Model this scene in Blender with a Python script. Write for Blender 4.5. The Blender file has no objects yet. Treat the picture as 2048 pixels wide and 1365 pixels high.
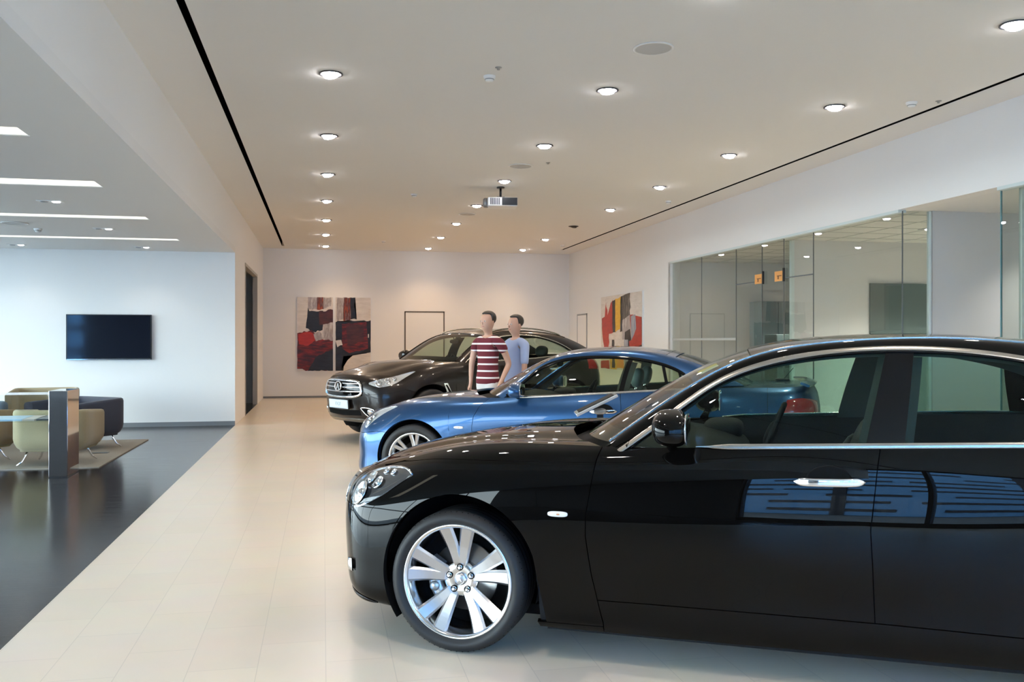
import bpy, bmesh, math, random
import numpy as np
from mathutils import Vector, Matrix, Euler

# ------------------------------------------------------------------ camera, world, exposure
sc = bpy.context.scene
COL = sc.collection
YAW = math.atan2(378.0, 1800.0)
CAM_H = 1.478
cam_data = bpy.data.cameras.new('camera')
cam = bpy.data.objects.new('camera', cam_data)
COL.objects.link(cam)
cam.location = (0, 0, CAM_H)
cam.rotation_euler = (math.radians(90), 0, -YAW)
cam_data.sensor_width = 36.0
cam_data.lens = 36.0 * 1800.0 / 2048.0
cam_data.clip_start = 0.05
cam_data.clip_end = 300
sc.camera = cam
sc.view_settings.view_transform = 'Standard'
sc.view_settings.look = 'None'
sc.view_settings.gamma = 1.0
sc.view_settings.use_curve_mapping = False
sc.view_settings.exposure = 0.58

DAY = 12.5            # daylight strength
LAMP = 76.0          # watts of one showroom downlight
LOUNGE_LAMP = 9.0
STRIP = 2.4

world = bpy.data.worlds.new('world')
sc.world = world
world.use_nodes = True
wn = world.node_tree.nodes
wl = world.node_tree.links
wn.clear()
w_out = wn.new('ShaderNodeOutputWorld')
w_bg = wn.new('ShaderNodeBackground')
w_tc = wn.new('ShaderNodeTexCoord')
w_sep = wn.new('ShaderNodeSeparateXYZ')
w_ramp = wn.new('ShaderNodeValToRGB')
wl.new(w_tc.outputs['Generated'], w_sep.inputs[0])
wl.new(w_sep.outputs['Z'], w_ramp.inputs[0])
wl.new(w_ramp.outputs[0], w_bg.inputs[0])
wl.new(w_bg.outputs[0], w_out.inputs[0])
w_ramp.color_ramp.elements[0].position = 0.0
w_ramp.color_ramp.elements[0].color = (0.88, 0.95, 1.0, 1)
w_ramp.color_ramp.elements[1].position = 0.6
w_ramp.color_ramp.elements[1].color = (0.66, 0.82, 1.0, 1)
w_bg.inputs[1].default_value = DAY

random.seed(7)
R = math.radians

# ------------------------------------------------------------------ tagging and object helpers
def tag(o, label=None, cat=None, group=None, kind=None):
    if label: o['label'] = label
    if cat: o['category'] = cat
    if group: o['group'] = group
    if kind: o['kind'] = kind
    return o

def empty(name, loc=(0, 0, 0), rz=0.0):
    o = bpy.data.objects.new(name, None)
    COL.objects.link(o)
    o.location = loc
    o.rotation_euler = (0, 0, rz)
    o.empty_display_size = 0.1
    return o

def link(name, me, mat, parent=None):
    o = bpy.data.objects.new(name, me)
    COL.objects.link(o)
    if mat is not None:
        if isinstance(mat, (list, tuple)):
            for m in mat: me.materials.append(m)
        else:
            me.materials.append(mat)
    if parent is not None: o.parent = parent
    return o

def copy_tree(o, parent=None):
    c = o.copy()
    COL.objects.link(c)
    c.parent = parent
    for ch in list(o.children): copy_tree(ch, c)
    return c

class MB:
    """collects shapes into one mesh"""
    def __init__(self):
        self.bm = bmesh.new()
    def _xf(self, verts, M):
        for v in verts: v.co = M @ v.co
    def box(self, c, size, rot=(0, 0, 0), bevel=0.0, seg=2, mi=0):
        r = bmesh.ops.create_cube(self.bm, size=1.0)
        vs = r['verts']
        M = Matrix.Translation(c) @ Euler(rot).to_matrix().to_4x4() @ Matrix.Diagonal((size[0], size[1], size[2], 1))
        self._xf(vs, M)
        fs = set(f for v in vs for f in v.link_faces)
        for f in fs: f.material_index = mi
        if bevel > 0:
            es = list(set(e for v in vs for e in v.link_edges))
            rr = bmesh.ops.bevel(self.bm, geom=es, offset=bevel, segments=seg, profile=0.5, affect='EDGES', clamp_overlap=True)
            for f in rr['faces']: f.smooth = True; f.material_index = mi
        return self
    def cyl(self, p0, p1, r0, r1=None, n=24, mi=0, caps=True, smooth=True):
        r1 = r0 if r1 is None else r1
        p0 = Vector(p0); p1 = Vector(p1)
        d = (p1 - p0)
        z = d.normalized()
        x = z.orthogonal().normalized(); y = z.cross(x)
        ra, rb = [], []
        for i in range(n):
            a = 2 * math.pi * i / n
            q = x * math.cos(a) + y * math.sin(a)
            ra.append(self.bm.verts.new(p0 + q * r0)); rb.append(self.bm.verts.new(p1 + q * r1))
        for i in range(n):
            j = (i + 1) % n
            f = self.bm.faces.new((ra[i], ra[j], rb[j], rb[i])); f.smooth = smooth; f.material_index = mi
        if caps:
            f = self.bm.faces.new(list(reversed(ra))); f.material_index = mi
            f = self.bm.faces.new(rb); f.material_index = mi
        return self
    def lathe(self, prof, M=None, n=48, mi=0, closed=False, smooth=True):
        """prof: list of (r, h) about local Z"""
        M = M or Matrix.Identity(4)
        rings = []
        for (r, h) in prof:
            if r < 1e-6:
                rings.append([self.bm.verts.new(M @ Vector((0, 0, h)))])
            else:
                rings.append([self.bm.verts.new(M @ Vector((r * math.cos(2 * math.pi * i / n), r * math.sin(2 * math.pi * i / n), h))) for i in range(n)])
        pairs = list(zip(rings[:-1], rings[1:]))
        if closed: pairs.append((rings[-1], rings[0]))
        for a, b in pairs:
            for i in range(n):
                j = (i + 1) % n
                if len(a) == 1 and len(b) == 1: continue
                if len(a) == 1: f = self.bm.faces.new((a[0], b[j], b[i]))
                elif len(b) == 1: f = self.bm.faces.new((a[i], a[j], b[0]))
                else: f = self.bm.faces.new((a[i], a[j], b[j], b[i]))
                f.smooth = smooth; f.material_index = mi
        return self
    def tube(self, pts, r, n=8, mi=0, caps=True):
        pts = [Vector(p) for p in pts]
        rad = r if isinstance(r, (list, tuple)) else [r] * len(pts)
        rings = []
        x = None
        for k, p in enumerate(pts):
            if k == 0: t = pts[1] - pts[0]
            elif k == len(pts) - 1: t = pts[-1] - pts[-2]
            else: t = pts[k + 1] - pts[k - 1]
            t.normalize()
            x = t.orthogonal() if x is None else (x - t * x.dot(t))
            x.normalize(); y = t.cross(x)
            rings.append([self.bm.verts.new(p + (x * math.cos(2 * math.pi * i / n) + y * math.sin(2 * math.pi * i / n)) * rad[k]) for i in range(n)])
        for a, b in zip(rings[:-1], rings[1:]):
            for i in range(n):
                j = (i + 1) % n
                f = self.bm.faces.new((a[i], a[j], b[j], b[i])); f.smooth = True; f.material_index = mi
        if caps:
            f = self.bm.faces.new(list(reversed(rings[0]))); f.material_index = mi
            f = self.bm.faces.new(rings[-1]); f.material_index = mi
        return self
    def superell(self, c, size, e=(2.5, 2.5), rot=(0, 0, 0), n=24, mi=0, squash=None):
        """superellipsoid solid"""
        M = Matrix.Translation(c) @ Euler(rot).to_matrix().to_4x4()
        def sg(v, p): return math.copysign(abs(v) ** p, v)
        rings = []
        for i in range(n + 1):
            a = -math.pi / 2 + math.pi * i / n
            ring = []
            m = 1 if i in (0, n) else 2 * n
            for k in range(m):
                b = 2 * math.pi * k / (2 * n)
                x = sg(math.cos(a), 2 / e[0]) * sg(math.cos(b), 2 / e[1])
                y = sg(math.cos(a), 2 / e[0]) * sg(math.sin(b), 2 / e[1])
                z = sg(math.sin(a), 2 / e[0])
                p = Vector((x * size[0] / 2, y * size[1] / 2, z * size[2] / 2))
                if squash: p = squash(p)
                ring.append(self.bm.verts.new(M @ p))
            rings.append(ring)
        for a, b in zip(rings[:-1], rings[1:]):
            m = 2 * n
            for i in range(m):
                j = (i + 1) % m
                if len(a) == 1: f = self.bm.faces.new((a[0], b[j], b[i]))
                elif len(b) == 1: f = self.bm.faces.new((a[i], a[j], b[0]))
                else: f = self.bm.faces.new((a[i], a[j], b[j], b[i]))
                f.smooth = True; f.material_index = mi
        return self
    def prism(self, poly, h0, h1, M=None, mi=0, bevel=0.0):
        """polygon (x, y) extruded along local z"""
        M = M or Matrix.Identity(4)
        a = [self.bm.verts.new(M @ Vector((x, y, h0))) for x, y in poly]
        b = [self.bm.verts.new(M @ Vector((x, y, h1))) for x, y in poly]
        n = len(poly)
        f0 = self.bm.faces.new(list(reversed(a))); f1 = self.bm.faces.new(b)
        fs = [f0, f1]
        for i in range(n):
            j = (i + 1) % n
            fs.append(self.bm.faces.new((a[i], a[j], b[j], b[i])))
        for f in fs: f.material_index = mi
        if bevel > 0:
            es = [e for e in f1.edges] + [e for e in f0.edges]
            rr = bmesh.ops.bevel(self.bm, geom=es, offset=bevel, segments=2, profile=0.5, affect='EDGES', clamp_overlap=True)
            for f in rr['faces']: f.smooth = True; f.material_index = mi
        return self
    def build(self, name, mat, parent=None, normals=True):
        if normals: bmesh.ops.recalc_face_normals(self.bm, faces=self.bm.faces[:])
        me = bpy.data.meshes.new(name)
        self.bm.to_mesh(me); self.bm.free()
        return link(name, me, mat, parent)

# ------------------------------------------------------------------ materials
def new_mat(name):
    m = bpy.data.materials.new(name); m.use_nodes = True
    nt = m.node_tree
    return m, nt, nt.nodes, nt.links, nt.nodes['Principled BSDF']

def pmat(name, col, rough=0.5, metal=0.0, coat=0.0, spec=0.5, emit=None, estr=0.0, sheen=0.0, noise=0.0, nscale=20.0, coat_rough=0.02, ior=1.5, bump=0.0):
    m, nt, N, L, p = new_mat(name)
    p.inputs['Base Color'].default_value = (*col, 1)
    p.inputs['Roughness'].default_value = rough
    p.inputs['Metallic'].default_value = metal
    p.inputs['Specular IOR Level'].default_value = spec
    p.inputs['IOR'].default_value = ior
    p.inputs['Coat Weight'].default_value = coat
    p.inputs['Coat Roughness'].default_value = coat_rough
    p.inputs['Sheen Weight'].default_value = sheen
    if emit is not None:
        p.inputs['Emission Color'].default_value = (*emit, 1)
        p.inputs['Emission Strength'].default_value = estr
    if noise > 0 or bump > 0:
        tc = N.new('ShaderNodeTexCoord'); nz = N.new('ShaderNodeTexNoise')
        nz.inputs['Scale'].default_value = nscale; nz.inputs['Detail'].default_value = 4
        L.new(tc.outputs['Object'], nz.inputs['Vector'])
        if noise > 0:
            mx = N.new('ShaderNodeMix'); mx.data_type = 'RGBA'
            mx.inputs[6].default_value = (*[c * (1 - noise) for c in col], 1)
            mx.inputs[7].default_value = (*[min(1, c * (1 + noise)) for c in col], 1)
            L.new(nz.outputs['Fac'], mx.inputs[0]); L.new(mx.outputs[2], p.inputs['Base Color'])
        if bump > 0:
            bp = N.new('ShaderNodeBump'); bp.inputs['Strength'].default_value = bump; bp.inputs['Distance'].default_value = 0.01
            L.new(nz.outputs['Fac'], bp.inputs['Height']); L.new(bp.outputs[0], p.inputs['Normal'])
    return m

def glass_mat(name, tint=(0.9, 0.95, 0.93), rough=0.0, refl=1.0, ior=1.5, sheet=False):
    m = bpy.data.materials.new(name); m.use_nodes = True
    nt = m.node_tree; N = nt.nodes; L = nt.links; N.clear()
    out = N.new('ShaderNodeOutputMaterial'); mix = N.new('ShaderNodeMixShader')
    tr = N.new('ShaderNodeBsdfTransparent'); gl = N.new('ShaderNodeBsdfGlossy')
    fr = N.new('ShaderNodeFresnel'); fr.inputs['IOR'].default_value = ior
    mul = N.new('ShaderNodeMath'); mul.operation = 'MULTIPLY'; mul.inputs[1].default_value = refl; mul.use_clamp = True
    tr.inputs[0].default_value = (*tint, 1)
    gl.inputs['Color'].default_value = (1, 1, 1, 1); gl.inputs['Roughness'].default_value = rough
    geo = N.new('ShaderNodeNewGeometry'); mr = N.new('ShaderNodeMapRange')
    L.new(geo.outputs['Backfacing'], mr.inputs[0])
    L.new(fr.outputs[0], mul.inputs[0]); L.new(mul.outputs[0], mix.inputs[0])
    if sheet:      # the same reflectance seen from either side of a thin sheet
        mr.inputs[3].default_value = ior; mr.inputs[4].default_value = 1.0 / ior
        L.new(mr.outputs[0], fr.inputs['IOR'])
    else:          # solid pane: reflect on entry only
        mr.inputs[3].default_value = refl; mr.inputs[4].default_value = 0.0
        L.new(mr.outputs[0], mul.inputs[1])
    L.new(tr.outputs[0], mix.inputs[1]); L.new(gl.outputs[0], mix.inputs[2]); L.new(mix.outputs[0], out.inputs[0])
    return m

def emat(name, col, s):
    m = bpy.data.materials.new(name); m.use_nodes = True
    nt = m.node_tree; N = nt.nodes; L = nt.links; N.clear()
    out = N.new('ShaderNodeOutputMaterial'); e = N.new('ShaderNodeEmission')
    e.inputs[0].default_value = (*col, 1); e.inputs[1].default_value = s
    L.new(e.outputs[0], out.inputs[0])
    return m

def tile_mat():
    m, nt, N, L, p = new_mat('cream_floor_tile')
    tc = N.new('ShaderNodeTexCoord'); mp = N.new('ShaderNodeMapping'); br = N.new('ShaderNodeTexBrick')
    mp.inputs['Rotation'].default_value = (0, 0, R(90))
    mp.inputs['Location'].default_value = (0.25, -0.0125, 0)
    br.offset = 0.5; br.offset_frequency = 2; br.squash = 1
    br.inputs['Color1'].default_value = (0.68, 0.61, 0.51, 1)
    br.inputs['Color2'].default_value = (0.65, 0.58, 0.485, 1)
    br.inputs['Mortar'].default_value = (0.54, 0.49, 0.42, 1)
    br.inputs['Scale'].default_value = 1.0
    br.inputs['Mortar Size'].default_value = 0.0022
    br.inputs['Mortar Smooth'].default_value = 0.3
    br.inputs['Brick Width'].default_value = 0.612
    br.inputs['Row Height'].default_value = 0.303
    nz = N.new('ShaderNodeTexNoise'); nz.inputs['Scale'].default_value = 3.0; nz.inputs['Detail'].default_value = 6
    mx = N.new('ShaderNodeMix'); mx.data_type = 'RGBA'; mx.blend_type = 'MULTIPLY'; mx.inputs[0].default_value = 0.12
    L.new(tc.outputs['Object'], mp.inputs[0]); L.new(mp.outputs[0], br.inputs[0]); L.new(tc.outputs['Object'], nz.inputs['Vector'])
    L.new(br.outputs['Color'], mx.inputs[6]); L.new(nz.outputs['Color'], mx.inputs[7]); L.new(mx.outputs[2], p.inputs['Base Color'])
    p.inputs['Roughness'].default_value = 0.28
    p.inputs['Specular IOR Level'].default_value = 0.42
    return m

def wood_mat():
    m, nt, N, L, p = new_mat('dark_wood_floor')
    tc = N.new('ShaderNodeTexCoord'); br = N.new('ShaderNodeTexBrick')
    br.offset = 0.37; br.offset_frequency = 2
    br.inputs['Color1'].default_value = (0.014, 0.010, 0.010, 1)
    br.inputs['Color2'].default_value = (0.024, 0.016, 0.015, 1)
    br.inputs['Mortar'].default_value = (0.012, 0.009, 0.009, 1)
    br.inputs['Scale'].default_value = 1.0
    br.inputs['Mortar Size'].default_value = 0.002
    br.inputs['Brick Width'].default_value = 1.6
    br.inputs['Row Height'].default_value = 0.13
    mp = N.new('ShaderNodeMapping'); mp.inputs['Scale'].default_value = (1.2, 26, 1)
    nz = N.new('ShaderNodeTexNoise'); nz.inputs['Scale'].default_value = 2.0; nz.inputs['Detail'].default_value = 6
    mx = N.new('ShaderNodeMix'); mx.data_type = 'RGBA'; mx.blend_type = 'MULTIPLY'; mx.inputs[0].default_value = 0.5
    L.new(tc.outputs['Object'], br.inputs[0]); L.new(tc.outputs['Object'], mp.inputs[0]); L.new(mp.outputs[0], nz.inputs['Vector'])
    L.new(br.outputs['Color'], mx.inputs[6]); L.new(nz.outputs['Color'], mx.inputs[7]); L.new(mx.outputs[2], p.inputs['Base Color'])
    mr = N.new('ShaderNodeMapRange'); mr.inputs[3].default_value = 0.10; mr.inputs[4].default_value = 0.24
    L.new(nz.outputs['Fac'], mr.inputs[0]); L.new(mr.outputs[0], p.inputs['Roughness'])
    bp = N.new('ShaderNodeBump'); bp.inputs['Strength'].default_value = 0.07; bp.inputs['Distance'].default_value = 0.004
    L.new(nz.outputs['Fac'], bp.inputs['Height']); L.new(bp.outputs[0], p.inputs['Normal'])
    p.inputs['Specular IOR Level'].default_value = 0.32
    return m

def ceiling_mat(name, col):
    m, nt, N, L, p = new_mat(name)
    p.inputs['Base Color'].default_value = (*col, 1)
    p.inputs['Roughness'].default_value = 0.9
    p.inputs['Specular IOR Level'].default_value = 0.15
    return m

M = {}
M['tile'] = tile_mat()
M['wood'] = wood_mat()
M['ceiling'] = ceiling_mat('white_ceiling_paint', (0.80, 0.79, 0.77))
M['wall'] = pmat('white_wall_paint', (0.82, 0.81, 0.79), 0.8, spec=0.2, bump=0.02, nscale=200)
M['black_slot'] = pmat('black_slot', (0.004, 0.004, 0.004), 0.9, spec=0.0)
M['skirt'] = pmat('grey_skirting', (0.20, 0.21, 0.22), 0.5)
M['white_metal'] = pmat('white_metal', (0.8, 0.8, 0.79), 0.35)
M['grey_metal'] = pmat('grey_metal', (0.35, 0.36, 0.37), 0.35, metal=0.6)
M['dark_ring'] = pmat('dark_lamp_ring', (0.09, 0.09, 0.10), 0.4, metal=0.5)
M['chrome'] = pmat('chrome', (0.80, 0.80, 0.82), 0.06, metal=1.0)
M['satin_chrome'] = pmat('satin_chrome', (0.42, 0.40, 0.365), 0.25, metal=1.0)
M['lamp'] = emat('lamp_face', (1.0, 0.97, 1.0), 45.0)
M['lamp_soft'] = emat('lamp_face_lounge', (1.0, 0.98, 0.98), 14.0)
M['strip'] = emat('strip_diffuser', (1.0, 0.96, 0.78), STRIP)
M['part_glass'] = glass_mat('partition_glass', (0.86, 0.89, 0.87), ior=1.5)
M['glass_edge'] = pmat('glass_edge', (0.10, 0.22, 0.24), 0.15)
M['joint'] = pmat('glass_joint', (0.12, 0.14, 0.15), 0.4)
M['speaker'] = pmat('ceiling_speaker_grille', (0.55, 0.55, 0.55), 0.7)
M['black_plastic'] = pmat('black_plastic', (0.012, 0.012, 0.013), 0.35)
# ------------------------------------------------------------------ room shell
ZC, ZL = 3.87, 3.03            # showroom ceiling, lounge / glass partition height
XL, XR, YF, YT = -1.51, 6.65, 24.0, 16.45
XW, YB = -9.0, -4.5            # glazed side and front

def slab(name, x0, x1, y0, y1, z0, z1, mat):
    mb = MB(); mb.box(((x0 + x1) / 2, (y0 + y1) / 2, (z0 + z1) / 2), (x1 - x0, y1 - y0, z1 - z0))
    o = mb.build(name, mat); o['kind'] = 'structure'
    return o
def boxes(name, lst, mat, kind='structure', parent=None):
    mb = MB()
    for (x0, x1, y0, y1, z0, z1) in lst:
        mb.box(((x0 + x1) / 2, (y0 + y1) / 2, (z0 + z1) / 2), (abs(x1 - x0), abs(y1 - y0), abs(z1 - z0)))
    o = mb.build(name, mat, parent)
    if kind: o['kind'] = kind
    return o

slab('floor', XL, 12.0, YB, YF + 0.2, -0.15, 0.0, M['tile'])
slab('floor_lounge', XW, XL, YB, YF + 0.2, -0.15, 0.0, M['wood'])
# showroom ceiling in three strips, leaving the two black slots open
S1, S2 = -1.01, -0.95
S3, S4 = 6.11, 6.17
slab('ceiling', S2, S3, YB, YF + 0.2, ZC, ZC + 0.15, M['ceiling'])
slab('ceiling_left', XL, S1, YB, YF + 0.2, ZC, ZC + 0.15, M['ceiling'])
slab('ceiling_right', S4, XR + 0.001, YB, YF + 0.2, ZC, ZC + 0.15, M['ceiling'])
slab('ceiling_left_end', S1, S2, 23.35, YF + 0.2, ZC, ZC + 0.15, M['ceiling'])
slab('ceiling_right_end', S3, S4, 22.87, YF + 0.2, ZC, ZC + 0.15, M['ceiling'])
boxes('trim_1', [(S1 - 0.02, S2 + 0.02, YB, 23.4, ZC + 0.15, ZC + 0.17)], M['black_slot'])
boxes('trim_2', [(S3 - 0.02, S4 + 0.02, YB, 22.9, ZC + 0.15, ZC + 0.17)], M['black_slot'])
boxes('trim_3', [(S1, S1 + 0.004, YB, 23.35, ZC + 0.002, ZC + 0.15), (S2 - 0.004, S2, YB, 23.35, ZC + 0.002, ZC + 0.15)], M['black_slot'])
boxes('trim_4', [(S3, S3 + 0.004, YB, 22.87, ZC + 0.002, ZC + 0.15), (S4 - 0.004, S4, YB, 22.87, ZC + 0.002, ZC + 0.15)], M['black_slot'])
# lounge ceiling with the long light slots cut out of it
slots = [(-5.6, -2.17, 7.13, 7.42), (-8.6, -2.17, 9.38, 9.74), (-8.6, -2.17, 11.94, 12.22), (-8.6, -2.17, 14.44, 14.70), (-5.6, -2.17, 4.6, 4.9)]
slots.sort(key=lambda s: s[2])
cl = []
yprev = YB
for (x0, x1, y0, y1) in slots:
    cl.append((XW, XL, yprev, y0, ZL, ZL + 0.1))
    cl.append((XW, x0, y0, y1, ZL, ZL + 0.1)); cl.append((x1, XL, y0, y1, ZL, ZL + 0.1))
    yprev = y1
cl.append((XW, XL, yprev, YT, ZL, ZL + 0.1))
for b_ in cl: boxes('ceiling_lounge', [b_], M['ceiling'])
boxes('wall_fascia', [(XL - 0.12, XL, YB, YT, ZL + 0.1, ZC + 0.15)], M['wall'])
# lounge back wall, side wall of the showroom with its doorway
slab('wall_lounge', XW, XL, YT, YT + 0.2, 0, ZC, M['wall'])
D0, D1, DH = 18.55, 21.75, 2.97
boxes('wall_left', [(XL - 0.09, XL, YT + 0.2, D0 - 0.06, 0, ZC), (XL - 0.09, XL, D1 + 0.06, YF, 0, ZC), (XL - 0.09, XL, D0 - 0.06, D1 + 0.06, DH + 0.06, ZC)], M['wall'])
boxes('wall_back', [(XW, 12, YF, YF + 0.2, 0, ZC)], M['wall'])
# dark passage behind the doorway
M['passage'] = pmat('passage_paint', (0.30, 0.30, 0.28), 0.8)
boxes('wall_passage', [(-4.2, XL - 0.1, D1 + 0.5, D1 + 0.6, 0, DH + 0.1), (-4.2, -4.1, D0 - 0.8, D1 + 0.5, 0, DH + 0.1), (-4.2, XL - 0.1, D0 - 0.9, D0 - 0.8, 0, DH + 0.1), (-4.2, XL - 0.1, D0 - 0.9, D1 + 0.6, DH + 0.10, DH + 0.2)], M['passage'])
fr = boxes('door_1', [(XL - 0.09, XL + 0.012, D0 - 0.058, D0, 0, DH + 0.058), (XL - 0.09, XL + 0.012, D1, D1 + 0.058, 0, DH + 0.058), (XL - 0.09, XL + 0.012, D0, D1, DH, DH + 0.058)], pmat('door_frame_paint', (0.42, 0.39, 0.35), 0.6))
lv = boxes('door_leaf', [(XL - 1.05, XL - 0.10, D0 + 0.03, D0 + 0.075, 0.01, DH - 0.01)], pmat('grey_door', (0.16, 0.16, 0.15), 0.5), kind=None, parent=fr)
# right wall: band above the partition, solid wall beyond it
GL0 = 16.6
boxes('wall_right', [(XR, XR + 0.2, YB, GL0, ZL, ZC + 0.15), (XR, XR + 0.2, GL0, YF, 0, ZC + 0.15)], M['wall'])
boxes('wall_right_near', [(XR, XR + 0.2, YB, -1.0, 0, ZL)], M['wall'])
# baseboards
boxes('baseboard_back', [(XL, XR, YF - 0.012, YF, 0, 0.05)], M['skirt'])
boxes('baseboard_lounge', [(XW, XL, YT - 0.014, YT, 0, 0.075)], M['skirt'])
boxes('baseboard_right', [(XR - 0.012, XR, GL0, YF, 0, 0.05)], M['skirt'])
# flush door in the back wall, drawn by its dark shadow gap
M['door_line'] = pmat('door_shadow_gap', (0.10, 0.085, 0.075), 0.8)
M['door_white'] = pmat('white_door', (0.80, 0.79, 0.77), 0.6)
d2 = boxes('door_2', [(2.12, 2.15, YF - 0.015, YF, 0, 2.27), (3.16, 3.19, YF - 0.015, YF, 0, 2.27), (2.12, 3.19, YF - 0.015, YF, 2.24, 2.27)], M['door_line'])
boxes('door_leaf', [(2.15, 3.16, YF - 0.008, YF, 0.01, 2.24)], M['door_white'], kind=None, parent=d2)
d3 = boxes('door_3', [(XR - 0.02, XR, 22.25, 22.29, 0, 2.19), (XR - 0.02, XR, 23.10, 23.14, 0, 2.19), (XR - 0.02, XR, 22.25, 23.14, 2.15, 2.19)], M['grey_metal'])
boxes('door_leaf', [(XR - 0.014, XR, 22.29, 23.10, 0.01, 2.15)], M['door_white'], kind=None, parent=d3)
mb = MB(); mb.tube([(XR - 0.014, 22.98, 1.02), (XR - 0.06, 22.98, 1.02), (XR - 0.06, 22.86, 1.02)], 0.01); mb.box((XR - 0.02, 22.98, 1.02), (0.012, 0.05, 0.22))
mb.build('door_handle', M['chrome'], d3)

# windows: glazed front (behind the camera) and glazed lounge side, bare mullions with clear panes
M['mullion'] = pmat('mullion', (0.05, 0.055, 0.06), 0.4, metal=0.3)
M['win_glass'] = glass_mat('window_glass', (0.92, 0.97, 0.97))
def glazing(n, p0, p1, h, step):
    p0 = Vector(p0); p1 = Vector(p1); d = p1 - p0; L = d.length; k = max(1, round(L / step)); dn = d.normalized()
    mb = MB()
    along_x = abs(dn.x) > 0.5
    def b(a, c, z0, z1, t=0.06):
        q0 = p0 + dn * a; q1 = p0 + dn * c; m = (q0 + q1) / 2
        mb.box((m.x, m.y, (z0 + z1) / 2), ((c - a) if along_x else t * 1.6, t * 1.6 if along_x else (c - a), z1 - z0))
    for i in range(k + 1):
        a = L * i / k; b(a - 0.03, a + 0.03, 0, h)
    b(0, L, 0, 0.1); b(0, L, h - 0.08, h)
    fr = mb.build('window_%d' % n, M['mullion']); fr['kind'] = 'structure'
    mg = MB(); m = (p0 + p1) / 2
    mg.box((m.x, m.y, h / 2), (L if along_x else 0.01, 0.01 if along_x else L, h))
    mg.build('pane', M['win_glass'], fr)
glazing(1, (-3.3, YB, 0), (12.0, YB, 0), ZC, 2.4)
boxes('wall_front_light_block', [(-3.3, 12.0, YB - 0.08, YB + 0.08, 0, 0.22)], pmat('dark_light_block', (0.02, 0.022, 0.025), 0.6))  # unseen low block, added to keep low daylight from under the black car
boxes('wall_front', [(XW, -3.3, YB - 0.1, YB + 0.1, 0, ZC)], pmat('dark_front_wall', (0.03, 0.035, 0.045), 0.6))
glazing(2, (XW, YB, 0), (XW, YT, 0), ZL, 2.4)
boxes('wall_right_front', [(XR + 0.2, 12, YB, YB + 0.1, 0, ZC)], M['wall'])

# ground and the street front opposite, seen only as reflections
M['asphalt'] = pmat('paving', (0.14, 0.15, 0.16), 0.9)
slab('ground', -60, 60, -60, YB, -0.2, -0.05, M['asphalt'])
slab('ground_side', -60, XW, YB, 60, -0.2, -0.05, M['asphalt'])

# ------------------------------------------------------------------ offices behind the glass partition
M['office_wall'] = pmat('office_wall_paint', (0.62, 0.61, 0.60), 0.8)
M['office_ceiling'] = pmat('office_ceiling_tile', (0.66, 0.66, 0.63), 0.9)
M['office_carpet'] = pmat('office_carpet', (0.16, 0.16, 0.17), 0.95)
M['frame_white'] = pmat('white_partition_frame', (0.62, 0.70, 0.70), 0.4)
M['office_door'] = pmat('teal_grey_door', (0.10, 0.14, 0.14), 0.5)
boxes('ceiling_office', [(XR + 0.2, 12, YB, 7.87, ZL, ZL + 0.1), (XR + 0.2, 12, 9.46, 16.8, ZL, ZL + 0.1)], M['office_ceiling'])
boxes('ceiling_alcove', [(XR + 0.2, 12, 7.87, 9.46, ZL, ZL + 0.1)], M['ceiling'])
boxes('wall_office_end', [(XR, 12, GL0, GL0 + 0.1, 0, ZL)], M['office_wall'])
boxes('wall_office_back', [(11.5, 11.6, YB, GL0, 0, ZL + 0.1)], M['office_wall'])
boxes('wall_office_partition', [(7.07, 11.5, 12.62, 12.72, 0, ZL)], M['office_wall'])
boxes('wall_alcove', [(7.10, 11.5, 9.46, 9.56, 0, ZL)], M['office_wall'])
boxes('wall_alcove_near', [(8.4, 11.5, 7.77, 7.87, 0, ZL)], M['office_wall'])
# grid lines of the suspended office ceiling
gl = []
for i in range(8):
    gl.append((7.0 + 0.6 * i, 7.02 + 0.6 * i, 9.6, GL0, ZL - 0.004, ZL))
for i in range(12):
    gl.append((XR + 0.2, 11.5, 9.8 + 0.6 * i, 9.82 + 0.6 * i, ZL - 0.004, ZL))
boxes('trim_5', gl, pmat('ceiling_grid', (0.45, 0.46, 0.44), 0.6))

def pane(label, x0, x1, y0, y1, z0, z1, group=None):
    mb = MB(); mb.box(((x0 + x1) / 2, (y0 + y1) / 2, (z0 + z1) / 2), (x1 - x0, y1 - y0, z1 - z0))
    o = mb.build('glass_partition', M['part_glass'])
    tag(o, label, 'glass panel', group)
    # dark silicone joints on both vertical edges
    return o
seams = [16.59, 15.22, 13.83, 12.93, 12.25, 11.43, 9.46]
pl = ['frameless glass panel next to the solid white wall of the red and yellow painting',
      'second frameless glass panel out from the painting wall',
      'glass door leaf carrying the orange sticker farther from the viewer',
      'narrow glass panel between the two orange stickers',
      'glass door leaf carrying the orange sticker nearer to the viewer',
      'widest frameless glass panel, ending at the grey alcove']
for i, lb in enumerate(pl):
    o = pane(lb, XR + 0.045, XR + 0.057, seams[i + 1] + 0.004, seams[i] - 0.004, 0.02, ZL - 0.01, 'partition glass panels')
    mb = MB(); mb.box((XR + 0.051, seams[i + 1], ZL / 2), (0.014, 0.008, ZL - 0.03))
    mb.build('edge_seal', M['joint'], o)
o = pane('narrow glass return panel turning the corner into the alcove', XR + 0.06, 7.05, 9.46, 9.472, 0.02, ZL - 0.01)
mb = MB(); mb.box((7.065, 9.466, ZL / 2), (0.03, 0.04, ZL - 0.02)); mb.build('white_frame', M['frame_white'], o)
o = pane('glass panel at the right edge, on the near side of the alcove', XR + 0.045, XR + 0.057, -1.0, 7.87, 0.02, ZL - 0.01)
mb = MB(); mb.box((XR + 0.051, 7.876, ZL / 2), (0.016, 0.012, ZL - 0.03)); mb.build('glass_edge', M['glass_edge'], o)
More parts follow.
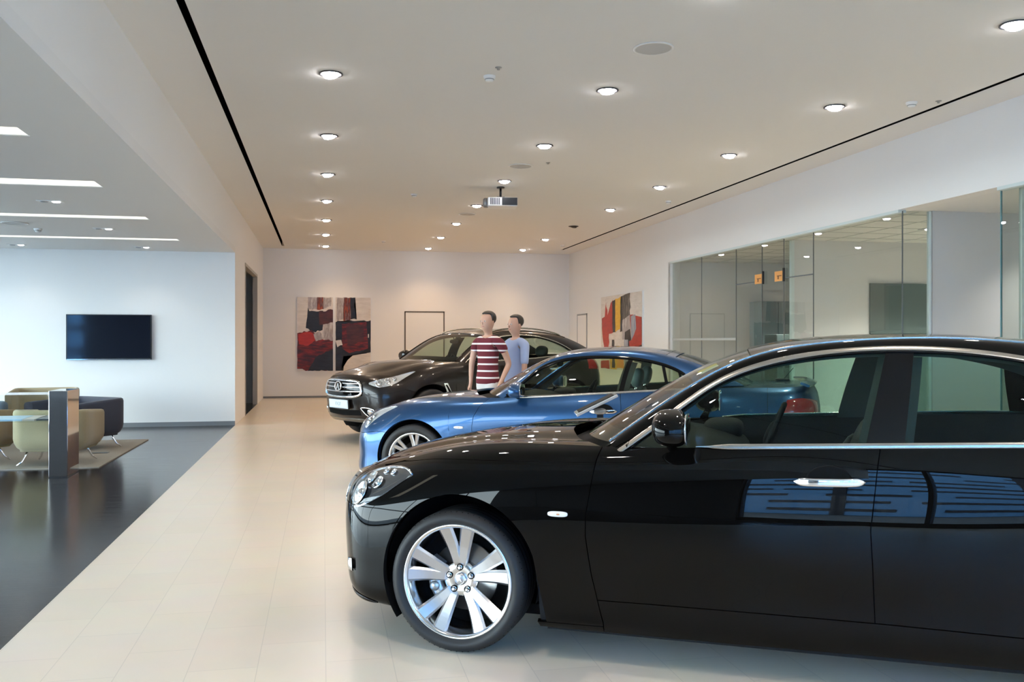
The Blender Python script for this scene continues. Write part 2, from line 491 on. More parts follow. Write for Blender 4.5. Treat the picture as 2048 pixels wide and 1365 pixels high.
o = pane('glass panel standing crosswise beside the partition wall, framed in white', XR + 0.3, 7.05, 12.66, 12.672, 0.02, ZL - 0.01)
mb = MB(); mb.box((7.04, 12.63, ZL / 2), (0.05, 0.06, ZL - 0.02)); mb.build('white_frame', M['frame_white'], o)
o = pane('crosswise glass panel near the right edge, seen through the first glass', XR + 0.2, 8.4, 7.80, 7.812, 0.02, ZL - 0.01)
mb = MB(); mb.box((XR + 0.23, 7.806, ZL / 2), (0.03, 0.04, ZL - 0.02)); mb.build('white_frame', M['frame_white'], o)
# head channel and the thin rail across the panels
boxes('trim_6', [(XR - 0.004, XR + 0.1, 9.46, GL0, ZL - 0.035, ZL), (XR - 0.004, XR + 0.1, -1.0, 7.87, ZL - 0.035, ZL)], M['frame_white'])
boxes('trim_7', [(XR + 0.04, XR + 0.062, 12.95, 13.83, 2.405, 2.42), (XR + 0.04, XR + 0.062, 11.43, 12.31, 2.405, 2.42)], M['joint'])
boxes('trim_8', [(XR + 0.038, XR + 0.064, 13.83, 16.59, 1.49, 1.53)], pmat('rail_grey', (0.42, 0.45, 0.44), 0.5))
# orange stickers with black patch fittings
M['orange'] = pmat('orange_sticker', (0.75, 0.36, 0.11), 0.5)
M['ink'] = pmat('dark_ink', (0.16, 0.06, 0.02), 0.5)
for yy, lb in ((12.98, 'small orange square sticker beside a black door fitting, the farther of the two'), (12.34, 'small orange square sticker beside a black door fitting, the nearer of the two')):
    mb = MB(); mb.box((XR + 0.034, yy + 0.02, 2.45), (0.004, 0.28, 0.15))
    o = mb.build('glass_sticker', M['orange']); tag(o, lb, 'sticker', 'orange stickers on the glass doors')
    mb = MB(); mb.box((XR + 0.031, yy + 0.02, 2.455), (0.003, 0.13, 0.012)); mb.box((XR + 0.031, yy + 0.05, 2.43), (0.003, 0.03, 0.05)); mb.build('pictogram', M['ink'], o)
    mb = MB(); mb.box((XR + 0.020, yy - 0.135, 2.46), (0.03, 0.025, 0.20)); mb.build('door_fitting', M['black_plastic'], o)
# dark doorway and cupboard in the offices
boxes('door_4', [(8.35, 10.2, 12.58, 12.61, 0, 2.38)], M['office_door'])
def cupboard(label, x0, x1, y0, y1, h, mat, n):
    e = empty('office_cupboard', ((x0 + x1) / 2, (y0 + y1) / 2, 0)); tag(e, label, 'cupboard')
    w, d = x1 - x0, y1 - y0
    mb = MB(); mb.box((0, 0, h / 2), (w, d, h), bevel=0.01); mb.build('body', mat, e)
    for i in range(n):
        mb = MB(); mb.box((-w / 2 + w * (i + 0.5) / n, -d / 2 - 0.01, h / 2), (w / n - 0.01, 0.02, h - 0.04)); dd = mb.build('door', mat, e)
        mb = MB(); mb.box((-w / 2 + w * (i + 0.5) / n + (w / n * 0.38), -d / 2 - 0.03, h / 2), (0.015, 0.02, 0.15)); mb.build('handle', M['chrome'], dd)
M['cab'] = pmat('blue_grey_laminate', (0.20, 0.26, 0.28), 0.5)
M['cab2'] = pmat('grey_laminate', (0.36, 0.38, 0.36), 0.5)
cupboard('tall blue grey cupboard standing against the far office end wall', 8.30, 9.0, 16.05, 16.55, 2.25, M['cab'], 2)
cupboard('lower grey cupboard beside the tall blue grey one', 9.05, 9.6, 16.05, 16.55, 1.85, M['cab2'], 1)
cupboard('dark low cupboard in front of the office end wall', 8.0, 8.9, 14.9, 15.35, 1.6, M['office_door'], 2)

# ------------------------------------------------------------------ ceiling fittings
def downlight(x, y, z, tilt, label, group, lamp_w, col, mat='lamp', r=0.085, on=True, spot=True):
    e = empty('ceiling_downlight', (x, y, z)); tag(e, label, 'ceiling light', group)
    mb = MB(); mb.lathe([(r, 0.0), (r * 1.22, -0.002), (r * 1.25, -0.010), (r * 1.12, -0.013), (r * 1.02, -0.006), (r * 0.98, 0.0)], n=28)
    mb.build('trim_ring', M['dark_ring'], e)
    Mt = Matrix.Translation((0, 0, -0.006)) @ Euler((tilt[0], tilt[1], 0)).to_matrix().to_4x4()
    mb = MB(); mb.lathe([(0.0, -0.030), (r * 0.45, -0.028), (r * 0.78, -0.018), (r * 0.86, -0.003), (r * 0.86, 0.004)], Mt, n=28)
    f = mb.build('lamp_face' if on else 'lamp_housing', M[mat] if on else M['black_plastic'], e)
    if on and spot:
        ld = bpy.data.lights.new('downlight_beam', 'SPOT'); ld.energy = lamp_w; ld.color = col; ld.spot_size = R(130); ld.spot_blend = 0.9; ld.shadow_soft_size = 0.06
        lo = bpy.data.objects.new('downlight_beam', ld); COL.objects.link(lo); lo.parent = e; lo.location = (0, 0, -0.06)
        lo.rotation_euler = (tilt[0], tilt[1], 0)
    return e
WARM = (1.0, 0.66, 0.36)
MID = (1.0, 0.85, 0.70)
order = ['nearest', 'second nearest', 'third nearest', 'fourth nearest', 'fifth nearest', 'sixth nearest', 'farthest']
def mixc(k):
    a = min(1, max(0, (k - 8) / 12)); return tuple(MID[i] * (1 - a) + WARM[i] * a for i in range(3))
for k in range(-2, 7):
    y = 8.20 + 2.48 * k
    nm = order[k] if k >= 0 else 'out of frame'
    downlight(0.07, y, ZC, (R(-8), R(-10), 0), nm + ' recessed downlight of the left row on the showroom ceiling', 'showroom ceiling downlights', LAMP * (1 if k < 4 else .8), mixc(y))
for k in range(-3, 7):
    y = 8.20 + 2.48 * k
    nm = ['nearest', 'second nearest', 'third nearest', 'fourth nearest, beside the projector', 'fifth nearest', 'sixth nearest', 'farthest'][k] if k >= 0 else ('top edge' if k == -1 else 'out of frame')
    downlight(2.65, y, ZC, (R(-6), 0, 0), nm + ' recessed downlight of the middle row on the showroom ceiling', 'showroom ceiling downlights', LAMP, mixc(y))
ords = ['corner', 'nearest inner', 'second nearest', 'third nearest', 'fourth nearest', 'unlit black', 'sixth nearest', 'farthest']
for k in range(-3, 7):
    y = 8.30 + 2.44 * k
    nm = ords[k + 1] if k >= -1 else 'out of frame'
    downlight(5.10, y, ZC, (R(-6), R(12), 0), nm + ' recessed downlight of the right row on the showroom ceiling', 'showroom ceiling downlights', LAMP, mixc(y), on=(k != 4))
e = empty('passage_fill_light', (-2.9, 19.8, DH + 0.095)); tag(e, 'added unseen fill lamp brightening the passage behind the left doorway', 'ceiling light')  # no known fitting here; added to lift the black passage
mb = MB(); mb.lathe([(0.0, -0.012), (0.07, -0.010), (0.09, 0.0)], n=24); mb.build('lamp_face', M['lamp_soft'], e)
ld = bpy.data.lights.new('downlight_beam', 'SPOT'); ld.energy = 22; ld.color = (1, .95, .85); ld.spot_size = R(150); ld.spot_blend = 0.9; ld.shadow_soft_size = 0.06
lo = bpy.data.objects.new('downlight_beam', ld); COL.objects.link(lo); lo.parent = e; lo.location = (0, 0, -0.05)
# flat round speakers
def disc_speaker(x, y, z, lb):
    e = empty('ceiling_speaker', (x, y, z)); tag(e, lb, 'speaker', 'round ceiling speakers')
    mb = MB(); mb.lathe([(0.15, 0), (0.165, -0.002), (0.165, -0.008), (0.15, -0.011), (0.145, -0.007)], n=40); mb.build('rim', M['white_metal'], e)
    mb = MB(); mb.lathe([(0.0, -0.010), (0.08, -0.0095), (0.146, -0.006)], n=40); mb.build('grille', M['speaker'], e)
disc_speaker(2.64, 6.95, ZC, 'large flat round speaker grille flush in the near showroom ceiling')
disc_speaker(2.64, 12.0, ZC, 'flat round speaker grille flush in the ceiling just before the projector')
disc_speaker(2.66, 16.75, ZC, 'flat round speaker grille flush in the ceiling beyond the projector')
disc_speaker(-3.96, 12.9, ZL, 'flat round speaker grille flush in the low lounge ceiling')
def detector(x, y, z, lb, grp='small detectors on the ceilings'):
    e = empty('smoke_detector', (x, y, z)); tag(e, lb, 'smoke detector', grp)
    mb = MB(); mb.lathe([(0.055, 0), (0.055, -0.012), (0.05, -0.02)], n=24); mb.lathe([(0.0, -0.052), (0.03, -0.05), (0.038, -0.035), (0.05, -0.018)], n=24); mb.build('body', M['white_metal'], e)
    mb = MB(); mb.lathe([(0.040, -0.036), (0.043, -0.034), (0.043, -0.026), (0.040, -0.024)], n=24); mb.build('vent_ring', M['grey_metal'], e)
detector(1.47, 7.99, ZC, 'small white detector on the near showroom ceiling between the left and middle rows of lights')
detector(1.45, 14.65, ZC, 'small white detector on the ceiling left of the hanging projector')
detector(1.42, 21.68, ZC, 'small white detector on the ceiling near the back wall, left side')
detector(5.77, 8.0, ZC, 'small white detector near the right black ceiling slot, closest to the viewer')
detector(5.77, 14.49, ZC, 'small white detector near the right black ceiling slot, midway along')
detector(5.84, 21.67, ZC, 'small white detector near the far end of the right black ceiling slot')
detector(-3.85, 13.5, ZL, 'small white detector on the low lounge ceiling')
def nozzle(x, y, lb):
    mb = MB(); mb.lathe([(0.0, -0.022), (0.012, -0.022), (0.012, -0.004), (0.03, -0.003), (0.03, 0)], n=16)
    o = mb.build('ceiling_nozzle', M['grey_metal']); o.location = (x, y, ZC); tag(o, lb, 'nozzle', 'tiny ceiling nozzles')
nozzle(1.50, 7.72, 'tiny grey nozzle beside the nearest detector between the left and middle light rows')
nozzle(2.95, 11.7, 'tiny grey nozzle above the projector, next to a flat speaker')
nozzle(6.0, 7.9, 'tiny grey nozzle beside the near right detector')
# lounge lights
for x, y, lb in ((-2.96, 10.82, 'recessed twin downlight between the first light slots of the lounge ceiling'), (-2.96, 13.31, 'recessed twin downlight between the two farther light slots, right'), (-2.92, 15.8, 'recessed twin downlight near the lounge back wall, right'), (-4.82, 15.8, 'recessed twin downlight near the lounge back wall, left'), (-2.96, 8.3, 'out of frame lounge twin downlight'), (-5.6, 10.82, 'out of frame lounge twin downlight further left')):
    e = empty('twin_downlight', (x, y, ZL)); tag(e, lb, 'ceiling light', 'lounge ceiling downlights')
    mb = MB(); mb.box((0, 0, -0.003), (0.26, 0.13, 0.006)); mb.build('plate', M['white_metal'], e)
    for s, m in ((-1, 'grey_metal'), (1, 'lamp_soft')):
        mb = MB(); mb.lathe([(0.0, -0.016), (0.035, -0.014), (0.045, -0.006), (0.045, 0)], Matrix.Translation((s * 0.062, 0, 0)), n=20); mb.build('lamp_face', M[m], e)
    ld = bpy.data.lights.new('downlight_beam', 'SPOT'); ld.energy = LOUNGE_LAMP; ld.color = (1, .93, .85); ld.spot_size = R(110); ld.spot_blend = 0.8; ld.shadow_soft_size = 0.05
    lo = bpy.data.objects.new('downlight_beam', ld); COL.objects.link(lo); lo.parent = e; lo.location = (0.06, 0, -0.05)
sl = ['long light slot nearest the viewer in the low lounge ceiling', 'light slot out of frame over the lounge', 'second long light slot of the lounge ceiling', 'third long light slot of the lounge ceiling, with a joint line', 'farthest long light slot of the lounge ceiling, with a joint line']
names = {7.13: sl[0], 4.6: sl[1], 9.38: sl[2], 11.94: sl[3], 14.44: sl[4]}
for (x0, x1, y0, y1) in slots:
    e = empty('linear_light', ((x0 + x1) / 2, (y0 + y1) / 2, ZL)); tag(e, names[y0], 'ceiling light', 'long light slots of the lounge ceiling')
    L_, W_ = x1 - x0, y1 - y0
    mb = MB()
    n = max(1, round(L_ / 1.83)); 
    for i in range(n):
        mb.box((-L_ / 2 + L_ * (i + 0.5) / n, 0, 0.085), (L_ / n - 0.03, W_ - 0.02, 0.01))
    mb.build('diffuser', M['strip'], e)
    mb = MB()
    mb.box((0, -W_ / 2 + 0.005, 0.05), (L_, 0.01, 0.09)); mb.box((0, W_ / 2 - 0.005, 0.05), (L_, 0.01, 0.09)); mb.box((0, 0, 0.095), (L_, W_, 0.01))
    mb.box((L_ / 2 - 0.005, 0, 0.05), (0.01, W_, 0.09))
    mb.build('housing', M['white_metal'], e)
# office lights
for x, y, lb in ((8.3, 11.0, 'twin spotlight in the office ceiling behind the widest glass panel'), (8.3, 14.2, 'twin spotlight in the office ceiling behind the glass doors'), (9.8, 11.0, 'twin spotlight deeper in the office ceiling behind the widest glass panel'), (8.3, 6.0, 'office ceiling spotlight outside the frame'), (8.6, 8.7, 'alcove spotlight outside the frame')):
    e = empty('office_spotlight', (x, y, ZL)); tag(e, lb, 'ceiling light', 'office spotlights')
    mb = MB(); mb.box((0, 0, -0.004), (0.42, 0.16, 0.008)); mb.build('plate', M['grey_metal'], e)
    for s in (-1, 1):
        mb = MB(); mb.lathe([(0.0, -0.02), (0.04, -0.018), (0.05, -0.008), (0.05, 0)], Matrix.Translation((s * 0.1, 0, 0)), n=20); mb.build('lamp_face', M['lamp_soft'], e)
    ld = bpy.data.lights.new('downlight_beam', 'SPOT'); ld.energy = 60 if 'alcove' in lb else 270; ld.color = (1, .97, .90); ld.spot_size = R(120); ld.spot_blend = 0.8; ld.shadow_soft_size = 0.05
    lo = bpy.data.objects.new('downlight_beam', ld); COL.objects.link(lo); lo.parent = e; lo.location = (0, 0, -0.06)
# projector on its ceiling pole
pj = empty('ceiling_projector', (2.70, 13.72, ZC), R(-6)); tag(pj, 'white and black projector hanging from the showroom ceiling on a short pole', 'projector')
mb = MB(); mb.cyl((0, 0, 0), (0, 0, -0.02), 0.06); mb.cyl((0, 0, -0.02), (0, 0, -0.17), 0.018); mb.box((0, 0, -0.165), (0.12, 0.10, 0.02)); mb.build('mount_pole', M['black_plastic'], pj)
mb = MB(); mb.box((0.02, 0, -0.25), (0.46, 0.34, 0.135), bevel=0.012); mb.build('body', M['white_metal'], pj)
mb = MB(); mb.box((0.125, -0.172, -0.245), (0.235, 0.01, 0.115)); mb.build('exhaust_grille', M['black_plastic'], pj)
mb = MB()
for i in range(6):
    mb.box((-0.165 + 0.026 * i, -0.172, -0.245), (0.016, 0.008, 0.10))
mb.build('connector_panel', M['dark_ring'], pj)
mb = MB(); mb.lathe([(0.0, -0.02), (0.05, -0.015), (0.055, 0.0), (0.075, 0.0), (0.075, -0.05), (0.06, -0.07), (0.06, -0.02)], Matrix.Translation((-0.20, 0, -0.25)) @ Euler((0, R(90), 0)).to_matrix().to_4x4(), n=32); mb.build('lens', M['grey_metal'], pj)
# ------------------------------------------------------------------ car body surfaces (car frame: u back from the front axle, v sideways, w up)
#<<NET
def basis(t, n):
    t = np.clip(np.asarray(t, float), 0, n - 1)
    i = np.minimum(np.floor(t).astype(int), n - 2); f = t - i
    W = [(1 - f) ** 3 / 6, (3 * f ** 3 - 6 * f ** 2 + 4) / 6, (-3 * f ** 3 + 3 * f ** 2 + 3 * f + 1) / 6, f ** 3 / 6]
    A = np.zeros((len(t), n + 2)); k = np.arange(len(t))
    for j in range(4): A[k, i + j] += W[j]
    B = A[:, 1:n + 1].copy()
    B[:, 0] += 2 * A[:, 0]; B[:, 1] -= A[:, 0]
    B[:, n - 1] += 2 * A[:, n + 1]; B[:, n - 2] -= A[:, n + 1]
    return B

def curve(pts, t):
    p = np.asarray(pts, float)
    return basis(t, len(p)) @ p

class Net:
    """side surface of a car: lines (bottom to top) x stations (nose centre to tail centre)"""
    def __init__(self, sp):
        us = sp['stations']
        th = [0, 18, 36, 54, 72]
        rows = []
        for ln in sp['lines']:
            u0, w0, vs, ws, u1, w1 = ln
            ua, ub = us[0], us[-1]
            row = []
            for a in th:
                a_ = math.radians(a)
                c_, s_ = math.cos(a_) ** sp.get('pn', 1.0), math.sin(a_) ** sp.get('qn', 1.0)
                f = (1 - c_)
                row.append((ua - (ua - u0) * c_, vs[0] * s_, w0 + (ws[0] - w0) * f ** 0.8))
            for u, v, w in zip(us, vs, ws): row.append((u, v, w))
            for a in reversed(th):
                a_ = math.radians(a); c_, s_ = math.cos(a_) ** 0.85, math.sin(a_) ** 0.85
                row.append((ub + (u1 - ub) * c_, vs[-1] * s_, w1 + (ws[-1] - w1) * (1 - c_)))
            rows.append(row)
        L = np.array(rows)                       # m x n x 3
        mir = np.array([1, -1, 1.0])
        self.m, self.n = L.shape[0], L.shape[1]
        self.L = np.concatenate([L[:, 2:0:-1] * mir, L, L[:, -2:-4:-1] * mir], axis=1)
        self.gs = np.linspace(0, self.n - 1, 1400); self.gt = np.linspace(0, self.m - 1, 181)
        A = basis(self.gs + 2, self.L.shape[1]); B = basis(self.gt, self.m)
        self.G = np.einsum('si,itc->stc', A, np.einsum('tj,jic->itc', B, self.L))
    def ev(self, s, t):
        s = np.asarray(s, float); t = np.asarray(t, float)
        s, t = np.broadcast_arrays(s, t); sh = s.shape
        s = s.ravel(); t = t.ravel(); sg = np.where(s < 0, -1.0, 1.0)
        A = basis(np.abs(s) + 2, self.L.shape[1]); B = basis(t, self.m)
        n_ = self.L.shape[1]
        P = np.einsum('ki,kic->kc', A, (B @ self.L.reshape(self.m, -1)).reshape(-1, n_, 3))
        P[:, 1] *= sg
        return P.reshape(sh + (3,))
    def nrm(self, s, t, e=0.02):
        s = np.asarray(s, float); t = np.asarray(t, float)
        a = self.ev(s + e, t) - self.ev(s - e, t)
        t0 = np.clip(t - e, 0, self.m - 1); t1 = np.clip(t + e, 0, self.m - 1)
        b = self.ev(s, t1) - self.ev(s, t0)
        c = np.cross(b, a); c /= np.linalg.norm(c, axis=-1, keepdims=True) + 1e-12
        return c
    def s_of(self, U, t, smin=1.0):
        """s where u(s,t) = U(w)"""
        x = np.clip(t / (self.m - 1) * 180, 0, 179.999); k = int(x); f = x - k
        g = self.G[:, k] * (1 - f) + self.G[:, k + 1] * f
        ok = (self.gs >= smin) & (self.gs <= self.n - 1.2)
        ss = self.gs[ok]; P = g[ok]
        f = P[:, 0] - (U(P[:, 2]) if callable(U) else U)
        k = np.argmax(f > 0)
        if k == 0: return ss[0]
        return ss[k - 1] + (ss[k] - ss[k - 1]) * (-f[k - 1]) / (f[k] - f[k - 1])
    def row(self, s):
        x = np.clip(abs(s) / (self.n - 1) * 1399, 0, 1398.999); k = int(x); f = x - k
        return self.G[k] * (1 - f) + self.G[k + 1] * f
    def t_of(self, W, s):
        P = self.row(s); tt = self.gt
        f = P[:, 2] - (W(P[:, 0]) if callable(W) else W)
        k = np.argmax(f > 0)
        if f.max() <= 0: return self.m - 1.0
        if k == 0: return 0.0
        return tt[k - 1] + (tt[k] - tt[k - 1]) * (-f[k - 1]) / (f[k] - f[k - 1])
#NET>>

def poly(pts):
    xs = [p[0] for p in pts]; ys = [p[1] for p in pts]
    return lambda x: np.interp(x, xs, ys)

def e_i(idx, e, k):
    return int(e[k]) // idx.shape[1]

def grid_obj(name, P, Nn, mat, parent, side=1, skirt=0.0, skirt_edges=(1, 1, 1, 1), inner=None):
    """P (a,b,3) in (u,v,w); Nn outward normals; side -1 mirrors to the other flank"""
    a, b = P.shape[:2]
    def cv(X):
        X = X.reshape(-1, 3).copy(); X[:, 1] *= -side
        return X
    V = cv(P); NV = cv(Nn)
    verts = [tuple(x) for x in V]
    idx = np.arange(a * b).reshape(a, b)
    quads = np.stack([idx[:-1, :-1], idx[1:, :-1], idx[1:, 1:], idx[:-1, 1:]], -1).reshape(-1, 4)
    # drop degenerate quads
    q = V[quads]
    ar = np.linalg.norm(np.cross(q[:, 2] - q[:, 0], q[:, 3] - q[:, 1]), axis=1)
    cr = np.cross(q[:, 2] - q[:, 0], q[:, 3] - q[:, 1])
    nn = NV[quads].mean(1)
    vote = np.sign((cr * nn).sum())
    if vote < 0: quads = quads[:, ::-1]
    quads = quads[ar > 2e-8]
    faces = [tuple(int(k) for k in f) for f in quads]
    nmain = len(faces)
    if skirt > 0:
        edges = []
        if skirt_edges[0]: edges.append(idx[:, 0])
        if skirt_edges[1]: edges.append(idx[-1, :])
        if skirt_edges[2]: edges.append(idx[::-1, -1])
        if skirt_edges[3]: edges.append(idx[0, ::-1])
        for e in edges:
            base = len(verts)
            for k in e: verts.append(tuple(V[k]))
            for k in e: verts.append(tuple(V[k] - NV[k] * skirt))
            m = len(e)
            for k in range(m - 1):
                if m == a and max(abs(np.array(verts[int(idx[e_i(idx, e, kk), 0])]) - np.array(verts[int(idx[e_i(idx, e, kk), -1])])).max() for kk in (k, k + 1)) < 2e-3: continue
                f = (base + k, base + m + k, base + m + k + 1, base + k + 1)
                faces.append(f if vote * side > 0 else tuple(reversed(f)))
    me = bpy.data.meshes.new(name)
    me.from_pydata(verts, [], faces)
    me.polygons.foreach_set('use_smooth', [True] * len(faces))
    # custom normals on the main sheet
    ln = np.zeros((len(me.loops), 3))
    vi = np.zeros(len(me.loops), dtype=np.int32); me.loops.foreach_get('vertex_index', vi)
    nl = nmain * 4
    ln[:nl] = NV[vi[:nl]]
    me.update()
    if len(me.loops) > nl:
        pn = np.zeros(len(me.polygons) * 3); me.polygons.foreach_get('normal', pn); pn = pn.reshape(-1, 3)
        ln[nl:] = np.repeat(pn[nmain:], 4, axis=0)
    ln /= np.linalg.norm(ln, axis=1, keepdims=True) + 1e-12
    me.normals_split_custom_set([tuple(x) for x in ln])
    return link(name, me, mat, parent)

def solve_panel(net, S0, S1, T0, T1, arches=(), n=(90, 40), gap=0.0, smin=1.0, cosp=False):
    """returns s,t arrays. S0/S1: number or function u(w); T0/T1: number or function w(u)"""
    m = net.m - 1.0
    tt = np.linspace(0, m, 70)
    def stab(S, sgn):
        if isinstance(S, (int, float)): return lambda t: np.full_like(t, float(S))
        g = (lambda w: S(w) + sgn * gap)
        tab = np.array([net.s_of(g, t, smin) for t in tt])
        return lambda t: np.interp(t, tt, tab)
    s0, s1 = stab(S0, 1), stab(S1, -1)
    lo = min(s0(tt).min(), s1(tt).min()); hi = max(s0(tt).max(), s1(tt).max())
    ss = np.linspace(lo, hi, 420)
    def ttab(T, sgn):
        if isinstance(T, (int, float)): return np.full_like(ss, float(T))
        g = (lambda u: T(u) + sgn * gap)
        return np.array([net.t_of(g, s) for s in ss])
    a0, a1 = ttab(T0, 1), ttab(T1, -1)
    tq = net.gt
    for (uc, wc, rr) in arches:
        for k, s in enumerate(ss):
            P = net.row(s)
            du = np.abs(P[:, 0] - uc)
            g = np.where(du < rr, P[:, 2] - (wc + np.sqrt(np.maximum(rr * rr - du * du, 0))), 1.0)
            if (g < 0).any():
                kk = np.max(np.nonzero(g < 0)[0])
                if kk + 1 >= len(tq): a0[k] = m; continue
                f = -g[kk] / (g[kk + 1] - g[kk]) if du[kk + 1] < rr else 1.0
                a0[k] = max(a0[k], tq[kk] + (tq[kk + 1] - tq[kk]) * f)
    a0 = np.minimum(a0, a1)
    f0 = lambda s: np.interp(s, ss, a0)
    f1 = lambda s: np.interp(s, ss, a1)
    p = np.linspace(0, 1, n[0])[:, None] * np.ones((1, n[1]))
    q = np.linspace(0, 1, n[1])[None, :] * np.ones((n[0], 1))
    t = np.full_like(p, m * 0.5)
    for _ in range(14):
        s = s0(t.ravel()).reshape(t.shape) * (1 - p) + s1(t.ravel()).reshape(t.shape) * p
        tn = f0(s) * (1 - q) + f1(s) * q
        t = 0.5 * t + 0.5 * tn if _ < 9 else tn
    return s, t

def panel(net, name, mat, parent, side, S0, S1, T0, T1, arches=(), n=(90, 40), gap=0.0022, skirt=0.02, off=0.0, smin=1.0, edges=(1, 1, 1, 1)):
    key = None
    s, t = solve_panel(net, S0, S1, T0, T1, arches, n, gap, smin)
    P = net.ev(s, t); Nn = net.nrm(s, t)
    return grid_obj(name, P + Nn * off, Nn, mat, parent, side, skirt, edges)

def patch(net, name, mat, parent, side, bot, top, n=(30, 12), off=0.004, dome=0.0, skirt=0.01, edge=0.0):
    """patch between two (s,t) curves, raised by off (+dome in the middle)"""
    p = np.linspace(0, 1, n[0]); q = np.linspace(0, 1, n[1])
    B = curve2(bot, p); T = curve2(top, p)
    s = B[:, None, 0] * (1 - q[None, :]) + T[:, None, 0] * q[None, :]
    t = B[:, None, 1] * (1 - q[None, :]) + T[:, None, 1] * q[None, :]
    P = net.ev(s, t); Nn = net.nrm(s, t)
    d = off + dome * (np.sin(np.pi * p)[:, None] * np.sin(np.pi * q)[None, :]) ** 0.5
    P = P + Nn * d[..., None]
    return grid_obj(name, P, Nn if dome == 0 else gn(P, Nn), mat, parent, side, skirt)

def gn(P, ref):
    a = np.gradient(P, axis=0); b = np.gradient(P, axis=1)
    c = np.cross(a, b); l = np.linalg.norm(c, axis=-1, keepdims=True)
    c = c / (l + 1e-12)
    if (c * ref).sum() < 0: c = -c
    return np.where(l > 1e-9, c, ref)

def curve2(pts, p):
    pts = np.asarray(pts, float)
    k = np.linspace(0, 1, len(pts))
    if len(pts) <= 2: return np.stack([np.interp(p, k, pts[:, i]) for i in range(2)], -1)
    return curve(pts, p * (len(pts) - 1)) if len(pts) > 3 else np.stack([np.interp(p, k, pts[:, i]) for i in range(2)], -1)

def sweep(name, pts, nrm, a, b, mat, parent, side=1, k=8, taper=False, off=0.0):
    """ribbon with rounded section: half width a across, half thickness b along nrm"""
    pts = np.asarray(pts, float); nrm = np.asarray(nrm, float)
    tan = np.gradient(pts, axis=0); tan /= np.linalg.norm(tan, axis=1, keepdims=True)
    nrm = nrm - (nrm * tan).sum(1, keepdims=True) * tan; nrm /= np.linalg.norm(nrm, axis=1, keepdims=True)
    bi = np.cross(tan, nrm)
    ph = np.linspace(0, 2 * np.pi, k, endpoint=False) + np.pi / k
    sgn = lambda x, p: np.sign(x) * np.abs(x) ** p
    cx, sx = sgn(np.cos(ph), 0.5), sgn(np.sin(ph), 0.5)
    aa = np.full(len(pts), a)
    if taper: aa = a * np.minimum(1, np.minimum(np.linspace(0, 12, len(pts)), np.linspace(12, 0, len(pts))) + 0.15)
    P = pts[:, None] + bi[:, None] * (aa[:, None, None] * cx[None, :, None]) + nrm[:, None] * (b * sx[None, :, None] + off)
    V = P.reshape(-1, 3).copy(); V[:, 1] *= -side
    m = len(pts); faces = []
    for i in range(m - 1):
        for j in range(k):
            j2 = (j + 1) % k
            f = (i * k + j, i * k + j2, (i + 1) * k + j2, (i + 1) * k + j)
            faces.append(f)
    faces.append(tuple(range(k))); faces.append(tuple(reversed(range((m - 1) * k, m * k))))
    me = bpy.data.meshes.new(name); me.from_pydata([tuple(x) for x in V], [], faces)
    bm = bmesh.new(); bm.from_mesh(me); bmesh.ops.recalc_face_normals(bm, faces=bm.faces[:]); bm.to_mesh(me); bm.free()
    me.polygons.foreach_set('use_smooth', [True] * len(me.polygons))
    try: me.set_sharp_from_angle(angle=R(40))
    except Exception: pass
    return link(name, me, mat, parent)

# ------------------------------------------------------------------ car materials
def paint(name, col, metal=0.0, rough=0.3, coat=1.0, spec=0.5):
    m = pmat(name, col, rough, metal, coat, spec, coat_rough=0.008)
    m.node_tree.nodes['Principled BSDF'].inputs['Coat IOR'].default_value = 1.28
    return m
M['rubber'] = pmat('tyre_rubber', (0.012, 0.012, 0.013), 0.62, bump=0.05, nscale=90)
M['alloy'] = pmat('alloy_wheel', (0.72, 0.73, 0.75), 0.16, metal=1.0)
M['alloy_face'] = pmat('machined_alloy', (0.56, 0.56, 0.58), 0.30, metal=1.0)
M['disc'] = pmat('brake_disc', (0.30, 0.29, 0.28), 0.35, metal=1.0)
M['caliper'] = pmat('brake_caliper', (0.45, 0.46, 0.47), 0.3, metal=0.8)
M['well'] = pmat('wheel_arch_liner', (0.006, 0.006, 0.006), 0.9, spec=0.1)
M['under'] = pmat('black_underbody', (0.008, 0.008, 0.009), 0.8, spec=0.2)
M['gloss_black'] = pmat('gloss_black_trim', (0.003, 0.003, 0.0035), 0.08, ior=1.32)
M['cabin'] = pmat('dark_cabin_trim', (0.010, 0.010, 0.010), 0.7, spec=0.2)
M['headliner'] = pmat('dark_headliner', (0.05, 0.055, 0.055), 0.9)
M['seat_black'] = pmat('black_leather', (0.02, 0.02, 0.02), 0.42)
M['seat_grey'] = pmat('grey_leather', (0.13, 0.17, 0.18), 0.42)
M['lamp_bright'] = pmat('bright_headlamp_inner', (0.72, 0.74, 0.76), 0.28, metal=0.7)
M['lamp_bowl'] = pmat('headlamp_reflector', (0.75, 0.77, 0.80), 0.12, metal=1.0)
M['lamp_dark'] = pmat('headlamp_bezel', (0.26, 0.27, 0.29), 0.12, metal=1.0)
M['lens'] = glass_mat('headlamp_lens', (0.95, 0.97, 0.98), ior=1.45, sheet=True)
M['red_lens'] = pmat('red_tail_lens', (0.35, 0.008, 0.012), 0.08, coat=1.0)
M['marker'] = pmat('clear_marker_lens', (0.75, 0.72, 0.70), 0.12, coat=1.0)
M['amber'] = pmat('amber_bulb', (0.55, 0.25, 0.12), 0.3)
M['plate'] = pmat('white_number_plate', (0.70, 0.76, 0.80), 0.35)
M['plate_ink'] = pmat('plate_letters', (0.30, 0.34, 0.38), 0.5)
GLASS = glass_mat('car_side_glass', (0.54, 0.70, 0.64), ior=1.25, sheet=True)
GLASS_BLUE = glass_mat('coupe_side_glass', (0.70, 0.80, 0.67), ior=1.35, sheet=True)
